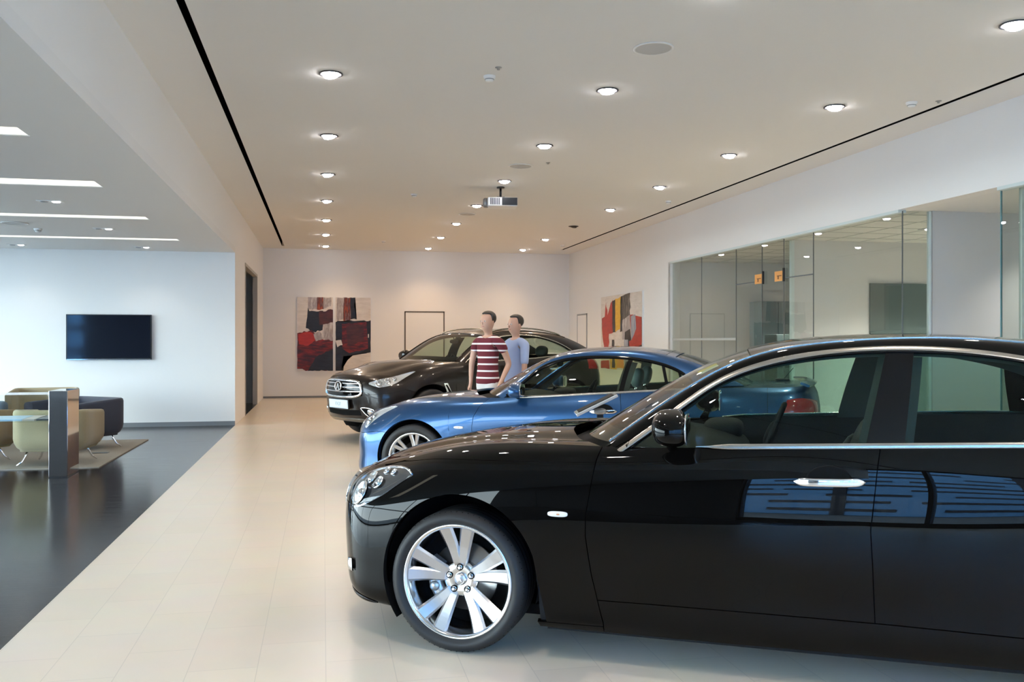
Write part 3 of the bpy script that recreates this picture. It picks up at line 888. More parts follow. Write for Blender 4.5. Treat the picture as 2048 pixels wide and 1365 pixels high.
GLASS_WS = glass_mat('windscreen_glass', (0.62, 0.70, 0.66), ior=1.42, sheet=True)

# ------------------------------------------------------------------ wheel: local frame, axis along y, outer face towards -y
def spoke_mesh(mb, phi, r0, r1, w0, w1, lean, y0, y1, th, mi=0, ns=10):
    """blade from the hub to the rim; lean = angular drift towards the rim (radians)"""
    prev = None
    for k in range(ns + 1):
        f = k / ns
        r = r0 + (r1 - r0) * f
        a = phi + lean * (f ** 1.2)
        w = w0 + (w1 - w0) * f
        y = y0 + (y1 - y0) * (f ** 0.7) + 0.010 * math.sin(math.pi * f)
        rad = Vector((math.sin(a), 0, math.cos(a))); tng = Vector((math.cos(a), 0, -math.sin(a)))
        c = rad * r
        ring = []
        for (x, d) in ((-0.5, 0.010), (-0.34, 0.0), (0.34, 0.0), (0.5, 0.010), (0.36, th), (-0.36, th)):
            p = c + tng * (x * w); ring.append(mb.bm.verts.new((p.x, y + d, p.z)))
        if prev:
            n = len(ring)
            for i in range(n):
                j = (i + 1) % n
                fc = mb.bm.faces.new((prev[i], prev[j], ring[j], ring[i])); fc.smooth = False; fc.material_index = mi
        else:
            mb.bm.faces.new(ring)
        prev = ring
    mb.bm.faces.new(list(reversed(prev)))

def make_wheel(parent, loc, side, R_t, R_r, width, style, rot=0.0, caliper=True, detail=True):
    """side +1: flank facing the camera (local -y outward)"""
    e = bpy.data.objects.new('wheel', None); COL.objects.link(e); e.parent = parent; e.location = loc
    if side < 0: e.rotation_euler = (0, 0, math.pi)
    Y = Euler((R(90), 0, 0)).to_matrix().to_4x4()      # lathe axis z -> -y
    h = width / 2
    # tyre, loaded flat is ignored
    prof = [(R_r - 0.004, h * 0.80), (R_r + 0.012, h * 0.96), (R_r + (R_t - R_r) * 0.35, h * 1.06), (R_r + (R_t - R_r) * 0.62, h * 1.05), (R_t - 0.016, h * 0.97), (R_t - 0.004, h * 0.86), (R_t, h * 0.70), (R_t, -h * 0.70), (R_t - 0.006, -h * 0.88), (R_r + (R_t - R_r) * 0.5, -h * 1.04), (R_r, -h * 0.85)]
    mb = MB(); mb.lathe(prof, Y, n=96)
    ty = mb.build('tyre', M['rubber'], e)
    if detail:
        mb = MB()
        for i in range(72):
            a = 2 * math.pi * i / 72
            for sg in (-1, 1):
                c = Vector((math.sin(a) * (R_t - 0.0050), -sg * h * 0.79, math.cos(a) * (R_t - 0.0050)))
                mb.box(c, (0.0045, h * 0.19, 0.003), rot=(0, a, 0))
        for g in (-0.35, 0.0, 0.35):
            mb.lathe([(R_t + 0.0008, g * h - 0.004), (R_t + 0.0008, g * h + 0.004)], Y, n=96)
        mb.build('tread_grooves', M['well'], ty)
    # rim barrel
    prof = [(R_r + 0.008, h * 0.86), (R_r + 0.006, h * 0.92), (R_r - 0.002, h * 0.93), (R_r - 0.012, h * 0.88), (R_r - 0.016, h * 0.74), (R_r - 0.03, h * 0.50), (R_r - 0.036, -h * 0.5), (R_r - 0.012, -h * 0.84), (R_r + 0.004, -h * 0.85)]
    mb = MB(); mb.lathe(prof, Y, n=96); mb.build('rim', M['alloy'], e)
    rs = R_r - 0.014
    yf = -h * 0.80
    # hub
    mb = MB(); mb.lathe([(0.030, h * 0.42), (0.055, h * 0.46), (0.078, h * 0.44), (0.088, h * 0.36), (0.085, h * 0.1), (0.0, h * 0.1)], Y, n=60)
    mb.build('hub', M['alloy'], e)
    mb = MB(); mb.lathe([(0.0, h * 0.55), (0.018, h * 0.54), (0.027, h * 0.51), (0.031, h * 0.45), (0.031, h * 0.3)], Y, n=40)
    cap = mb.build('centre_cap', M['alloy_face'], e)
    # raised road-and-oval mark of the cap
    if detail:
        mb = MB(); mb.lathe([(0.0215, h * 0.545), (0.0225, h * 0.56), (0.024, h * 0.54)], Y, n=36)
        mb.prism([(-0.013, -0.014), (-0.001, 0.012), (0.001, 0.012), (0.0, -0.002)], 0, 0.002, Matrix.Translation((0, -h * 0.56, 0)) @ Y)
        mb.prism([(0.013, -0.014), (0.0, -0.002), (-0.001, 0.012), (0.001, 0.012)], 0, 0.002, Matrix.Translation((0, -h * 0.56, 0)) @ Y)
        mb.build('cap_emblem', M['chrome'], cap)
    if style == 'five':
        for k in range(5):
            ph = rot + 2 * math.pi * k / 5
            for sg in (-1, 1):
                mb = MB()
                spoke_mesh(mb, ph + sg * 0.17, 0.060, rs, 0.046, 0.074, sg * 0.055, -h * 0.44, yf, 0.032)
                mb.build('spoke', M['alloy_face'], e)
        nn = 5
    else:
        for k in range(7):
            ph = rot + 2 * math.pi * k / 7
            for sg in (-1, 1):
                mb = MB()
                spoke_mesh(mb, ph + sg * 0.10, 0.060, rs, 0.028, 0.040, sg * 0.05, -h * 0.44, yf, 0.028)
                mb.build('spoke', M['alloy_face'], e)
        nn = 5
    for k in range(nn):
        a = rot + 2 * math.pi * k / nn
        c = Vector((math.sin(a) * 0.0575, 0, math.cos(a) * 0.0575))
        Mx = Matrix.Translation(c) @ Y
        mb = MB(); mb.lathe([(0.0165, h * 0.42), (0.0165, h * 0.49), (0.0125, h * 0.492), (0.0125, h * 0.44)], Mx, n=20)
        w = mb.build('nut_recess', M['well'], e)
        mb = MB(); mb.lathe([(0.0, h * 0.60), (0.006, h * 0.60), (0.0095, h * 0.57), (0.0095, h * 0.42)], Mx, n=6, smooth=False)
        mb.build('lug_nut', M['chrome'], e)
    # brake
    mb = MB(); mb.lathe([(0.0, 0.005), (0.07, 0.005), (0.075, -0.01), (0.165, -0.01), (0.165, -0.036), (0.07, -0.036)], Y, n=72); mb.build('brake_disc', M['disc'], e)
    mb = MB(); mb.lathe([(0.0, -0.05), (R_r - 0.035, -0.05)], Y, n=60); mb.build('backing_plate', M['well'], e)
    if caliper:
        mb = MB()
        ca = R(-92)
        prev = None
        for i in range(13):
            a = ca + R(-36 + 6 * i)
            d = 1 - 0.15 * abs(i - 6) / 6
            for_r = (0.112, 0.178 * (0.94 + 0.06 * d))
            ring = []
            for (rr, yy) in ((for_r[0], -0.012), (for_r[1], -0.012), (for_r[1], -0.045), (for_r[1] - 0.02, -0.056), (for_r[0] + 0.015, -0.056), (for_r[0], -0.045)):
                ring.append(mb.bm.verts.new((math.sin(a) * rr, yy + 0.02, math.cos(a) * rr)))
            if prev:
                for q in range(6):
                    q2 = (q + 1) % 6
                    f = mb.bm.faces.new((prev[q], prev[q2], ring[q2], ring[q])); f.smooth = True
            else: mb.bm.faces.new(ring)
            prev = ring
        mb.bm.faces.new(list(reversed(prev)))
        for i in (-1, 1):
            a = ca + R(17 * i); mb.lathe([(0, 0.05), (0.022, 0.046), (0.026, 0.03)], Matrix.Translation((math.sin(a) * 0.148, 0, math.cos(a) * 0.148)) @ Y, n=20)
        mb.build('brake_caliper', M['caliper'], e)
    return e

def make_seat(parent, u, v, mat, w0=0.30, headrest_gap=0.03, scale=1.0, back=18):
    e = bpy.data.objects.new('seat', None); COL.objects.link(e); e.parent = parent; e.location = (u, -v, w0)
    mb = MB(); mb.superell((-0.02, 0, 0.10), (0.52, 0.50, 0.20), e=(4, 4), rot=(0, R(-6), 0), n=12)
    for s in (-1, 1): mb.superell((-0.02, s * 0.22, 0.14), (0.46, 0.10, 0.16), e=(3, 3), rot=(0, R(-6), 0), n=10)
    mb.build('cushion', mat, e)
    a = R(back)
    mb = MB()
    mb.superell((0.24 + 0.10, 0, 0.46), (0.14, 0.46, 0.66), e=(3.5, 3.5), rot=(0, a, 0), n=14)
    for s in (-1, 1): mb.superell((0.20 + 0.10, s * 0.20, 0.42), (0.16, 0.10, 0.52), e=(3, 3), rot=(0, a, 0), n=10)
    bk = mb.build('backrest', mat, e)
    tx = 0.34 + math.sin(a) * 0.33; tz = 0.46 + math.cos(a) * 0.33
    mb = MB(); mb.superell((tx + 0.04, 0, tz + 0.11), (0.11, 0.27, 0.19), e=(2.6, 2.8), rot=(0, a * 0.6, 0), n=14)
    mb.build('headrest', mat, e)
    mb = MB()
    for s in (-1, 1): mb.cyl((tx + 0.01, s * 0.07, tz - 0.06), (tx + 0.04, s * 0.07, tz + 0.08), 0.006, n=8)
    mb.build('headrest_posts', M['chrome'], e)
    return e

def top_sheet(Rc, Cc, t0, t1, n=(50, 33), off=0.0, power=2.3, inset=0.0):
    """roof family surface between rail curve Rc and centre curve Cc, across both halves"""
    t = np.linspace(t0, t1, n[0])
    Rr = curve(Rc, t); Cr = curve(Cc, t)
    q = np.linspace(-1, 1, n[1]) * (1 - inset)
    v = Rr[:, 1][:, None] * q[None, :]
    f = np.abs(q)[None, :]
    u = Cr[:, 0][:, None] + (Rr[:, 0] - Cr[:, 0])[:, None] * f ** 2
    w = Cr[:, 2][:, None] + (Rr[:, 2] - Cr[:, 2])[:, None] * f ** power
    P = np.stack([u, v, w], -1)
    Nn = gn(P, np.broadcast_to(np.array([0, 0, 1.0]), P.shape))
    return P + Nn * off, Nn

def build_car(sp):
    root = empty(sp['name'], sp['loc'], sp['rz'])
    tag(root, sp['label'], 'car', sp.get('group'))
    net = Net(sp)
    P_ = sp['paint']
    WB, RA, ar = sp['wheelbase'], sp['tyre_r'], sp['arch']        # arch = (wc, radius)
    arches = [(0.0, ar[0], ar[1]), (WB, ar[0], ar[1])]
    m = net.m - 1
    sill = poly(sp['sill_line']); df = poly(sp['door_front']); dr = poly(sp['door_rear'])
    rq = sp['rear_seam']
    bt = sp.get('door_split')
    bsm = poly(sp['bumper_seam'])
    ubump = sp['bumper_u']
    ubr = sp['rear_bumper_u']
    up = sp.get('upper_paint', P_)
    for side in (1, -1):
        d = 1.0 if side == 1 else 0.6
        nn = lambda a, b: (int(a * d), int(b * d))
        # bumper skin, half on each side, and the nose strip above it
        panel(net, 'front_bumper', P_, root, side, 0.0, poly([(0, ubump), (2, ubump)]), 0.0, bsm, arches, nn(150, 50), edges=(1, 1, 1, 0), smin=1.0)
        panel(net, 'nose_panel', P_, root, side, 0.0, sp['lamp_s'], bsm, float(m), (), nn(50, 24), edges=(1, 1, 1, 0))
        panel(net, 'front_fender', P_, root, side, sp['lamp_s'], df, bsm if True else 0, float(m), arches, nn(190, 60), smin=1.0)
        # strip of fender between the bumper end and the door, below the seam height
        panel(net, 'fender_lower', P_, root, side, poly([(0, ubump), (2, ubump)]), df, 0.0, bsm, arches, nn(110, 30))
        if bt:
            bs_ = poly(bt)
            panel(net, 'front_door', P_, root, side, df, bs_, sill, float(m), (), nn(110, 60))
            dr2 = panel(net, 'rear_door', P_, root, side, bs_, dr, sill, float(m), arches[1:], nn(110, 60))
        else:
            panel(net, 'front_door', P_, root, side, df, dr, sill, float(m), (), nn(130, 60))
        panel(net, 'side_sill', P_, root, side, df, poly([(0, sp['sill_end']), (2, sp['sill_end'])]), 0.0, sill, arches[1:], nn(90, 16))
        panel(net, 'rear_fender', P_, root, side, dr, poly([(0, ubr), (2, ubr)]), sill, float(m), arches[1:], nn(130, 50))
        panel(net, 'rear_bumper', P_, root, side, poly([(0, ubr), (2, ubr)]), float(net.n - 1), 0.0, float(m), arches[1:], nn(90, 40), edges=(1, 0, 1, 1), smin=3.0)
        # black shell added behind the panels to darken the gaps and stop light leaks
        s, t = solve_panel(net, 0.0, float(net.n - 1), 0.0, float(m), arches, nn(260, 24))
        Pp = net.ev(s, t); Nn = net.nrm(s, t)
        grid_obj('gap_shade_shell', Pp - Nn * 0.014, Nn, M['under'], root, side)
        # wheel wells
        for uc in (0.0, WB):
            Yq = Euler((R(90), 0, 0)).to_matrix().to_4x4()
            mb = MB(); mb.lathe([(ar[1] + 0.002, -0.0), (ar[1] + 0.002, 0.36), (0.0, 0.36)], Matrix.Translation((uc, 0, ar[0])) @ Euler((R(-90), 0, 0)).to_matrix().to_4x4(), n=72)
            # keep upper part only
            bmesh.ops.delete(mb.bm, geom=[v_ for v_ in mb.bm.verts if v_.co.z < 0.13 or ((v_.co.x - uc) * side > 0 and v_.co.z < 0.24)], context='VERTS')
            o = mb.build('wheel_well', M['well'], root)
            yy = sp['well_v']
            if side == 1: o.location = (0, -yy, 0)
            else: o.rotation_euler = (0, 0, math.pi); o.location = (2 * uc, yy, 0)
        for uc, cal in ((0.0, True), (WB, False)):
            if uc > 0 and sp.get('skip_rear') and False: continue
            make_wheel(root, (uc + sp.get('wheel_du', 0.0), -side * sp['track'], RA), side, RA, sp['rim_r'], sp['tyre_w'], sp['wheel'], sp.get('wheel_rot', 0.0), cal, detail=(side == 1))
    # ---- bonnet
    hc = poly(sp['bonnet_centre'])
    ucut = sp['bonnet_end']                      # (u at centre, u at edge)
    sA = 0.0; sB = net.s_of(ucut[1], float(m), 0.5)
    ss = np.linspace(0.02, sB, 110)
    E = net.ev(ss, np.full_like(ss, float(m)))
    q = np.linspace(-1, 1, 61)
    vq = E[:, 1][:, None] * q[None, :]
    f = np.abs(q)[None, :]
    ucen = E[0, 0] + (ucut[0] - E[0, 0]) * ((E[:, 0] - E[0, 0]) / (E[-1, 0] - E[0, 0]))
    U = ucen[:, None] + (E[:, 0] - ucen)[:, None] * f ** 2
    Wc = curve_interp(sp['bonnet_centre'], ucen)
    W = Wc[:, None] + (E[:, 2] - Wc)[:, None] * f ** 2.2
    Wd = sp.get('bonnet_valley', 0.0) * np.exp(-((f - 0.68) / 0.14) ** 2) * np.clip((ucen - E[0, 0]) / 0.5, 0, 1)[:, None]
    Pp = np.stack([U, vq, W - Wd], -1)
    Nn = gn(Pp, np.broadcast_to(np.array([0, 0, 1.0]), Pp.shape))
    Pb = Pp.copy(); Pb[:, :, 1] *= 0.997
    grid_obj('bonnet', Pb, Nn, P_, root, 1, 0.02)
    # ---- boot deck
    if 'deck' in sp:
        u0c, u0e, wc0, wc1 = sp['deck']
        s0 = net.s_of(u0e, float(m), 3.0); ss = np.linspace(s0, net.n - 1.03, 60)
        E = net.ev(ss, np.full_like(ss, float(m)))
        ucen = u0c + (E[-1, 0] - u0c) * np.linspace(0, 1, len(ss))
        U = ucen[:, None] + (E[:, 0] - ucen)[:, None] * f ** 2
        Wc = np.linspace(wc0, wc1, len(ss)); Wc[-1] = E[-1, 2]
        W = Wc[:, None] + (E[:, 2] - Wc)[:, None] * f ** 2.2
        Pp = np.stack([U, E[:, 1][:, None] * q[None, :], W], -1)
        grid_obj('boot_lid', Pp, gn(Pp, np.broadcast_to(np.array([0, 0, 1.0]), Pp.shape)), P_, root, 1, 0.02)
    # ---- roof family
    Rc, Dc, Cc = sp['rail'], sp['dlo'], sp['centre']
    tH, tR, nT = sp['header_t'], sp['rear_header_t'], len(Rc) - 1
    Pp, Nn = top_sheet(Rc, Cc, 0.0, tH - 0.02, (50, 41), off=-0.006)
    grid_obj('windscreen', Pp, Nn, GLASS_WS, root, 1)
    Pp, Nn = top_sheet(Rc, Cc, tH, tR, (70, 41))
    grid_obj('roof', Pp, Nn, up, root, 1, 0.015)
    grid_obj('headliner', Pp - Nn * 0.035, -Nn, M['headliner'], root, 1)
    Pp, Nn = top_sheet(Rc, Cc, tR + 0.03, nT, (40, 31), off=-0.004)
    grid_obj('rear_window', Pp, Nn, sp.get('rear_glass', GLASS_WS), root, 1)
    # dark ceramic border of the windscreen
    Pp, Nn = top_sheet(Rc, Cc, 0.0, 0.30, (8, 41), off=-0.0085)
    grid_obj('windscreen_border', Pp, Nn, M['gloss_black'], root, 1)
    belt_t = np.linspace(3, net.n - 3, 300)
    BE = net.ev(belt_t, np.full_like(belt_t, float(m)))
    def belt_at(u):
        return np.stack([np.asarray(u, float), np.interp(u, BE[:, 0], BE[:, 1]), np.interp(u, BE[:, 0], BE[:, 2])], -1)
    tt = np.linspace(0, nT, 120)
    Dp = curve(Dc, tt); Rp = curve(Rc, tt)
    for side in (1, -1):
        # pillar and roof rail strip
        qq = np.linspace(0, 1, 14)
        Pp = Dp[:, None] * (1 - qq)[None, :, None] + Rp[:, None] * qq[None, :, None]
        ref = np.stack([np.zeros_like(tt), Dp[:, 1], np.full_like(tt, 0.5)], -1)[:, None] * np.ones((1, 14, 1))
        N0 = gn(Pp, ref)
        Pp = Pp + N0 * (0.016 * np.sin(np.pi * qq))[None, :, None]
        Nn = gn(Pp, ref)
        grid_obj('side_pillar', Pp, Nn, up, root, side, 0.012)
        grid_obj('pillar_lining', Pp - Nn * 0.045, -Nn, M['headliner'], root, side)
        # chrome or body-coloured moulding between windscreen and pillar
        if sp.get('moulding', True):
            k = tt < tR
            sweep('roof_moulding', Rp[k] + Nn[k, -1] * 0.002, Nn[k, -1], 0.006, 0.004, M['satin_chrome'] if sp.get('moulding_chrome') else M['gloss_black'], root, side)
        # side glass ruled from the DLO curve down to the belt
        ta, tb = sp['glass_t']
        tg = np.linspace(ta, tb, 90)
        Tp = curve(Dc, tg); Bp = belt_at(Tp[:, 0] + sp.get('glass_lean', 0.0))
        Bp[:, 2] = np.minimum(Bp[:, 2], Tp[:, 2])
        qg = np.linspace(0, 1, 16)
        G = Bp[:, None] * (1 - qg)[None, :, None] + Tp[:, None] * qg[None, :, None]
        refg = np.broadcast_to(np.array([0, 1.0, 0.2]), G.shape)
        Ng = gn(G, refg)
        hgt = (Tp[:, 2] - Bp[:, 2])[:, None]
        G = G + Ng * (0.03 * np.sin(np.pi * qg)[None, :] * np.clip(hgt / 0.35, 0, 1))[..., None]
        Ng = gn(G, refg)
        G = G - Ng * 0.006
        def gl_part(name, ua, ub, mat, off=0.0, top=1.0):
            """part of the glass surface between the lines ua(z fraction), ub"""
            ii = np.arange(len(tg)); out = []
            uu = G[:, :, 0]
            rows = []
            for j in range(len(qg)):
                a_ = ua[0] + (ua[1] - ua[0]) * qg[j]; b_ = ub[0] + (ub[1] - ub[0]) * qg[j]
                a_ = max(a_, uu[:, j].min()); b_ = min(b_, uu[:, j].max())
                x = np.linspace(a_, b_, 40)
                rows.append((np.stack([np.interp(x, uu[:, j], G[:, j, c]) for c in range(3)], -1), np.stack([np.interp(x, uu[:, j], Ng[:, j, c]) for c in range(3)], -1)))
            Pq = np.stack([r[0] for r in rows], 1); Nq = np.stack([r[1] for r in rows], 1)
            Nq /= np.linalg.norm(Nq, axis=-1, keepdims=True)
            return grid_obj(name, Pq + Nq * off, Nq, mat, root, side, 0.004 if off > 0 else 0.0)
        gm = sp['glass']
        b0, b1 = sp['b_pillar']       # ((u_belt, u_top) front edge, rear edge)
        gl_part('front_window', (-9, -9), b0, gm)
        gl_part('rear_side_window', b1, (9, 9), gm)
        gl_part('b_pillar', b0, b1, M['gloss_black'], off=0.004)
        mid = ((b0[0] + b1[0]) / 2, (b0[1] + b1[1]) / 2)
        o = gl_part('b_pillar_lining', (b0[0] - 0.03, b0[1] - 0.03), (b1[0] + 0.04, b1[1] + 0.04), M['headliner'], off=-0.05)
        for cp in sp.get('extra_posts', ()):
            gl_part('window_post', cp[0], cp[1], M['gloss_black'], off=0.004)
        # black glass run inside the bright trim
        inner = G[:, -1] * 1.0
        sweep('window_seal', G[:, -1] * 0.93 + G[:, -2] * 0.07, Ng[:, -1], 0.016, 0.007, M['gloss_black'], root, side, off=0.004)
        # trims
        cm = M['satin_chrome']
        tw = sp.get('trim_w', 0.012)
        if sp.get('dlo_chrome', True):
            ts = np.linspace(sp.get('chrome_t', (0.05, nT - 0.05))[0], sp.get('chrome_t', (0.05, nT - 0.05))[1], 110)
            Dd = curve(Dc, ts); Rr2 = curve(Rc, ts)
            dirp = (Rr2 - Dd); 
            nr = np.stack([np.interp(ts, tt, Nn[:, 0, c]) for c in range(3)], -1)
            sweep('window_trim', Dd + nr * 0.004, nr, tw, 0.006, cm, root, side)
        ub = np.linspace(sp['belt_trim'][0], sp['belt_trim'][1], 70)
        Bt = belt_at(ub); nb = np.stack([np.zeros_like(ub), np.ones_like(ub), np.full_like(ub, 0.25)], -1)
        sweep('belt_trim', Bt + np.array([0, 0.002, 0.004]), nb, tw * 0.9, 0.006, cm, root, side, taper=True)
        # door card seen through the glass
        ud = np.linspace(sp['belt_trim'][0], sp['belt_trim'][1] + 0.2, 40)
        Bc = belt_at(ud)
        zz = np.linspace(0, 1, 8)
        Pc = np.stack([np.stack([Bc[:, 0], Bc[:, 1] - 0.03 - 0.04 * np.sin(z * 1.5), Bc[:, 2] - 0.002 - z * 0.62], -1) for z in zz], 1)
        Nc = np.broadcast_to(np.array([0, -1.0, 0.1]), Pc.shape)
        grid_obj('door_lining', Pc, Nc, M['cabin'], root, side)
        # mirror
        mu, mv, mw = sp['mirror']
        msz = sp.get('mirror_size', (0.17, 0.235, 0.155))
        me_ = bpy.data.objects.new('door_mirror', None); COL.objects.link(me_); me_.parent = root; me_.location = (mu, -side * mv, mw)
        def sq(p):
            f_ = (p.y / (msz[1] / 2)) * (1 if side == 1 else -1)   # towards the body for +
            k_ = 0.84 + 0.16 * f_
            q_ = Vector((p.x, p.y, p.z * (0.90 - 0.12 * -f_) + 0.012 * f_))
            if p.x > 0: q_.x *= 0.62
            return q_
        mb = MB(); mb.superell((0, 0, 0), msz, e=(2.7, 2.9), rot=(0, 0, side * R(8)), n=22, squash=sq); mb.build('mirror_housing', sp.get('mirror_paint', P_), me_)
        mb = MB(); mb.superell((msz[0] * 0.30, 0, 0), (0.012, msz[1] * 0.86, msz[2] * 0.80), e=(3, 3), n=12); mb.build('mirror_glass', M['chrome'], me_)
        by = float(np.interp(mu, BE[:, 0], BE[:, 1])); bw = float(np.interp(mu, BE[:, 0], BE[:, 2]))
        yb = side * (mv - by + 0.02)
        mb = MB(); mb.tube([(-0.01, yb * 0.35, -msz[2] * 0.35), (-0.02, yb * 0.75, -(mw - bw) * 0.75), (-0.03, yb, -(mw - bw) - 0.005)], [0.022, 0.020, 0.026], n=10); mb.build('mirror_arm', M['gloss_black'], me_)
        # corner sail behind the pillar foot
        # handle(s)
        for (hu, hw, hl) in sp['handles']:
            hv = hv_at(net, hu, hw)
            he = bpy.data.objects.new('door_handle', None); COL.objects.link(he); he.parent = root; he.location = (hu, -side * hv, hw)
            xs = np.linspace(-1, 1, 24)
            pts = np.stack([xs * hl / 2, 0.006 + 0.030 * (1 - np.abs(xs) ** 3.2), 0.004 * xs], -1)
            nr = np.broadcast_to(np.array([0, 1.0, 0.0]), pts.shape)
            sweep('handle_bar', pts, nr, 0.017, 0.008, M['chrome'] if sp.get('chrome_handle', True) else P_, he, side, k=12, taper=True)
            mb = MB(); Mt = Euler((R(90) if side == 1 else R(-90), 0, 0)).to_matrix().to_4x4()
            mb.lathe([(0.0, 0.0012), (0.05, 0.0016), (0.064, 0.0022), (0.068, 0.0012), (0.069, -0.004)], Mt @ Matrix.Diagonal((1.35, 0.98, 1, 1)), n=40); mb.build('handle_painted_shade', M['well'], he)  # raised black disc paints in the dark reflection of the hollow behind the bar
        mk = sp.get('marker')
        if mk:
            hv = hv_at(net, mk[0], mk[1])
            nv = net_normal(net, mk[0], mk[1])
            mb = MB(); mb.superell((mk[0], -side * (hv + 0.001), mk[1]), (0.095, 0.018, 0.026), e=(3, 3.5), rot=(0, 0, 0), n=12); o = mb.build('side_marker', M['marker'], root)
            mb = MB(); mb.superell((mk[0] + 0.004, -side * (hv + 0.0075), mk[1]), (0.022, 0.008, 0.010), e=(2, 2), n=8); mb.build('bulb', M['amber'], o)
    # floor pan and bulkheads
    us = sp['stations']
    mb = MB(); mb.box(((us[0] + 0.1 + sp['tail_u'] - 0.3) / 2, 0, sp['floor_w']), (sp['tail_u'] - us[0] - 0.2, 1.30, 0.05)); mb.build('floor_pan', M['under'], root)
    mb = MB(); mb.box((WB / 2, 0, sp['floor_w'] - 0.01), (WB - 2 * ar[1] - 0.04, 1.60, 0.06)); mb.build('cabin_floor', M['under'], root)
    # dashboard and steering wheel
    du, dw, dv = sp['dash']
    mb = MB(); mb.superell((du, 0, dw - 0.12), (0.62, 2 * dv, 0.30), e=(3, 6), rot=(0, R(8), 0), n=16); mb.superell((du + 0.16, sp['wheel_side'] * -0.36, dw + 0.0), (0.22, 0.38, 0.12), e=(3, 3), n=12)
    mb.build('dashboard', M['cabin'], root)
    mb = MB(); mb.box((sp['cowl'][0] + 0.02, 0, sp['cowl'][1] - 0.06), (0.42, 2 * dv - 0.02, 0.03), rot=(0, R(10), 0)); mb.build('cowl_panel', M['under'], root)
    for sgn in (-0.45, 0.15):
        c0 = sp['cowl']
        mb = MB(); mb.tube([(c0[0] + 0.05, sgn, c0[1] - 0.02), (c0[0] + 0.10, sgn + 0.25, c0[1] + 0.005), (c0[0] + 0.17, sgn + 0.52, c0[1] + 0.012)], 0.008, n=8); mb.build('wiper', M['black_plastic'], root)
    ws = bpy.data.objects.new('steering_wheel', None); COL.objects.link(ws); ws.parent = root; ws.location = (du + 0.42, sp['wheel_side'] * -0.36, dw - 0.02); ws.rotation_euler = (0, R(-66 + 180), 0)
    mb = MB()
    ring = [(0.18 * math.cos(a), 0.18 * math.sin(a), 0) for a in np.linspace(0, 2 * math.pi, 33)]
    mb.tube(ring, 0.014, n=10, caps=False); mb.build('wheel_rim', M['cabin'], ws)
    mb = MB(); mb.superell((0, 0, 0.0), (0.15, 0.15, 0.06), n=10)
    for a in (0, 90, 180): mb.box((0.11 * math.cos(R(a + 0)), 0.11 * math.sin(R(a + 0)), 0), (0.14 if a % 180 == 0 else 0.03, 0.03 if a % 180 == 0 else 0.14, 0.015))
    mb.build('wheel_hub', M['cabin'], ws)
    for (su, sv) in sp['seats']: make_seat(root, su, sv, sp['seat_mat'], sp['seat_w'])
    if sp.get('inner_mirror'):
        iu, iw = sp['inner_mirror']
        mb = MB(); mb.superell((iu, 0, iw), (0.03, 0.25, 0.07), e=(3, 4), n=10); mb.cyl((iu, 0, iw + 0.02), (iu - 0.03, 0, iw + 0.07), 0.01); mb.build('rear_view_mirror', M['cabin'], root)
    return root, net

def curve_interp(pts, x):
    """smooth interpolation through points"""
    xs = np.array([p[0] for p in pts]); ys = np.array([p[1] for p in pts])
    n = len(xs); h = np.diff(xs); d = np.diff(ys) / h
    A = np.zeros((n, n)); b = np.zeros(n); A[0, 0] = A[-1, -1] = 1
    for i in range(1, n - 1):
        A[i, i - 1] = h[i - 1]; A[i, i] = 2 * (h[i - 1] + h[i]); A[i, i + 1] = h[i]; b[i] = 3 * (d[i] - d[i - 1])
    c = np.linalg.solve(A, b)
    x = np.clip(x, xs[0], xs[-1]); k = np.clip(np.searchsorted(xs, x) - 1, 0, n - 2)
    dx = x - xs[k]
    bb = d[k] - h[k] * (2 * c[k] + c[k + 1]) / 3; dd = (c[k + 1] - c[k]) / (3 * h[k])
    return ys[k] + bb * dx + c[k] * dx ** 2 + dd * dx ** 3

def st_at(net, u, w):
    t = net.m * 0.5
    for _ in range(8):
        s = net.s_of(float(u), t, 3.0); t = net.t_of(float(w), s)
    return s, t
def hv_at(net, u, w):
    s, t = st_at(net, u, w); return float(net.ev([s], [t])[0][1])
def net_normal(net, u, w):
    s, t = st_at(net, u, w); return net.nrm(np.array([s]), np.array([t]))[0]

def headlamp(net, root, side, bot, top, bowls, dome=0.012, inner='lamp_dark'):
    """bot/top: (s,t) polylines of the lamp outline; bowls: (s,t,r)"""
    base = patch(net, 'headlamp', M[inner], root, side, bot, top, (40, 16), off=0.0015, skirt=0.006)
    for (s, t, r) in bowls:
        p = net.ev([s], [t])[0]; nv = net.nrm(np.array([s]), np.array([t]))[0]
        fwd = np.array([-0.75, 0.25, 0.15]); nv2 = nv * 0.75 + fwd * 0.35; nv2 /= np.linalg.norm(nv2)
        c = Vector((p[0], -side * p[1], p[2])); z = Vector((nv2[0], -side * nv2[1], nv2[2]))
        q = z.to_track_quat('Z', 'Y').to_matrix().to_4x4()
        mb = MB(); mb.lathe([(0.0, 0.003), (r * 0.5, 0.004), (r * 0.9, 0.010), (r, 0.012), (r * 1.04, 0.004)], Matrix.Translation(c) @ q, n=28)
        b = mb.build('lamp_reflector', M['lamp_bowl'], base)
        mb = MB(); mb.lathe([(0.0, 0.016), (r * 0.25, 0.014), (r * 0.42, 0.008), (r * 0.45, 0.002)], Matrix.Translation(c) @ q, n=24); mb.build('projector_lens', M['chrome'], base)
    patch(net, 'lamp_cover', M['lens'], base, side, bot, top, (40, 16), off=0.005, dome=dome, skirt=0.004)
    # bright bezel line along the top
    tp = curve2(top, np.linspace(0.02, 0.98, 30)); P = net.ev(tp[:, 0], tp[:, 1]); Nv = net.nrm(tp[:, 0], tp[:, 1])
    sweep('lamp_bezel', P + Nv * 0.004, Nv, 0.004, 0.003, M['chrome'], base, side)
    return base
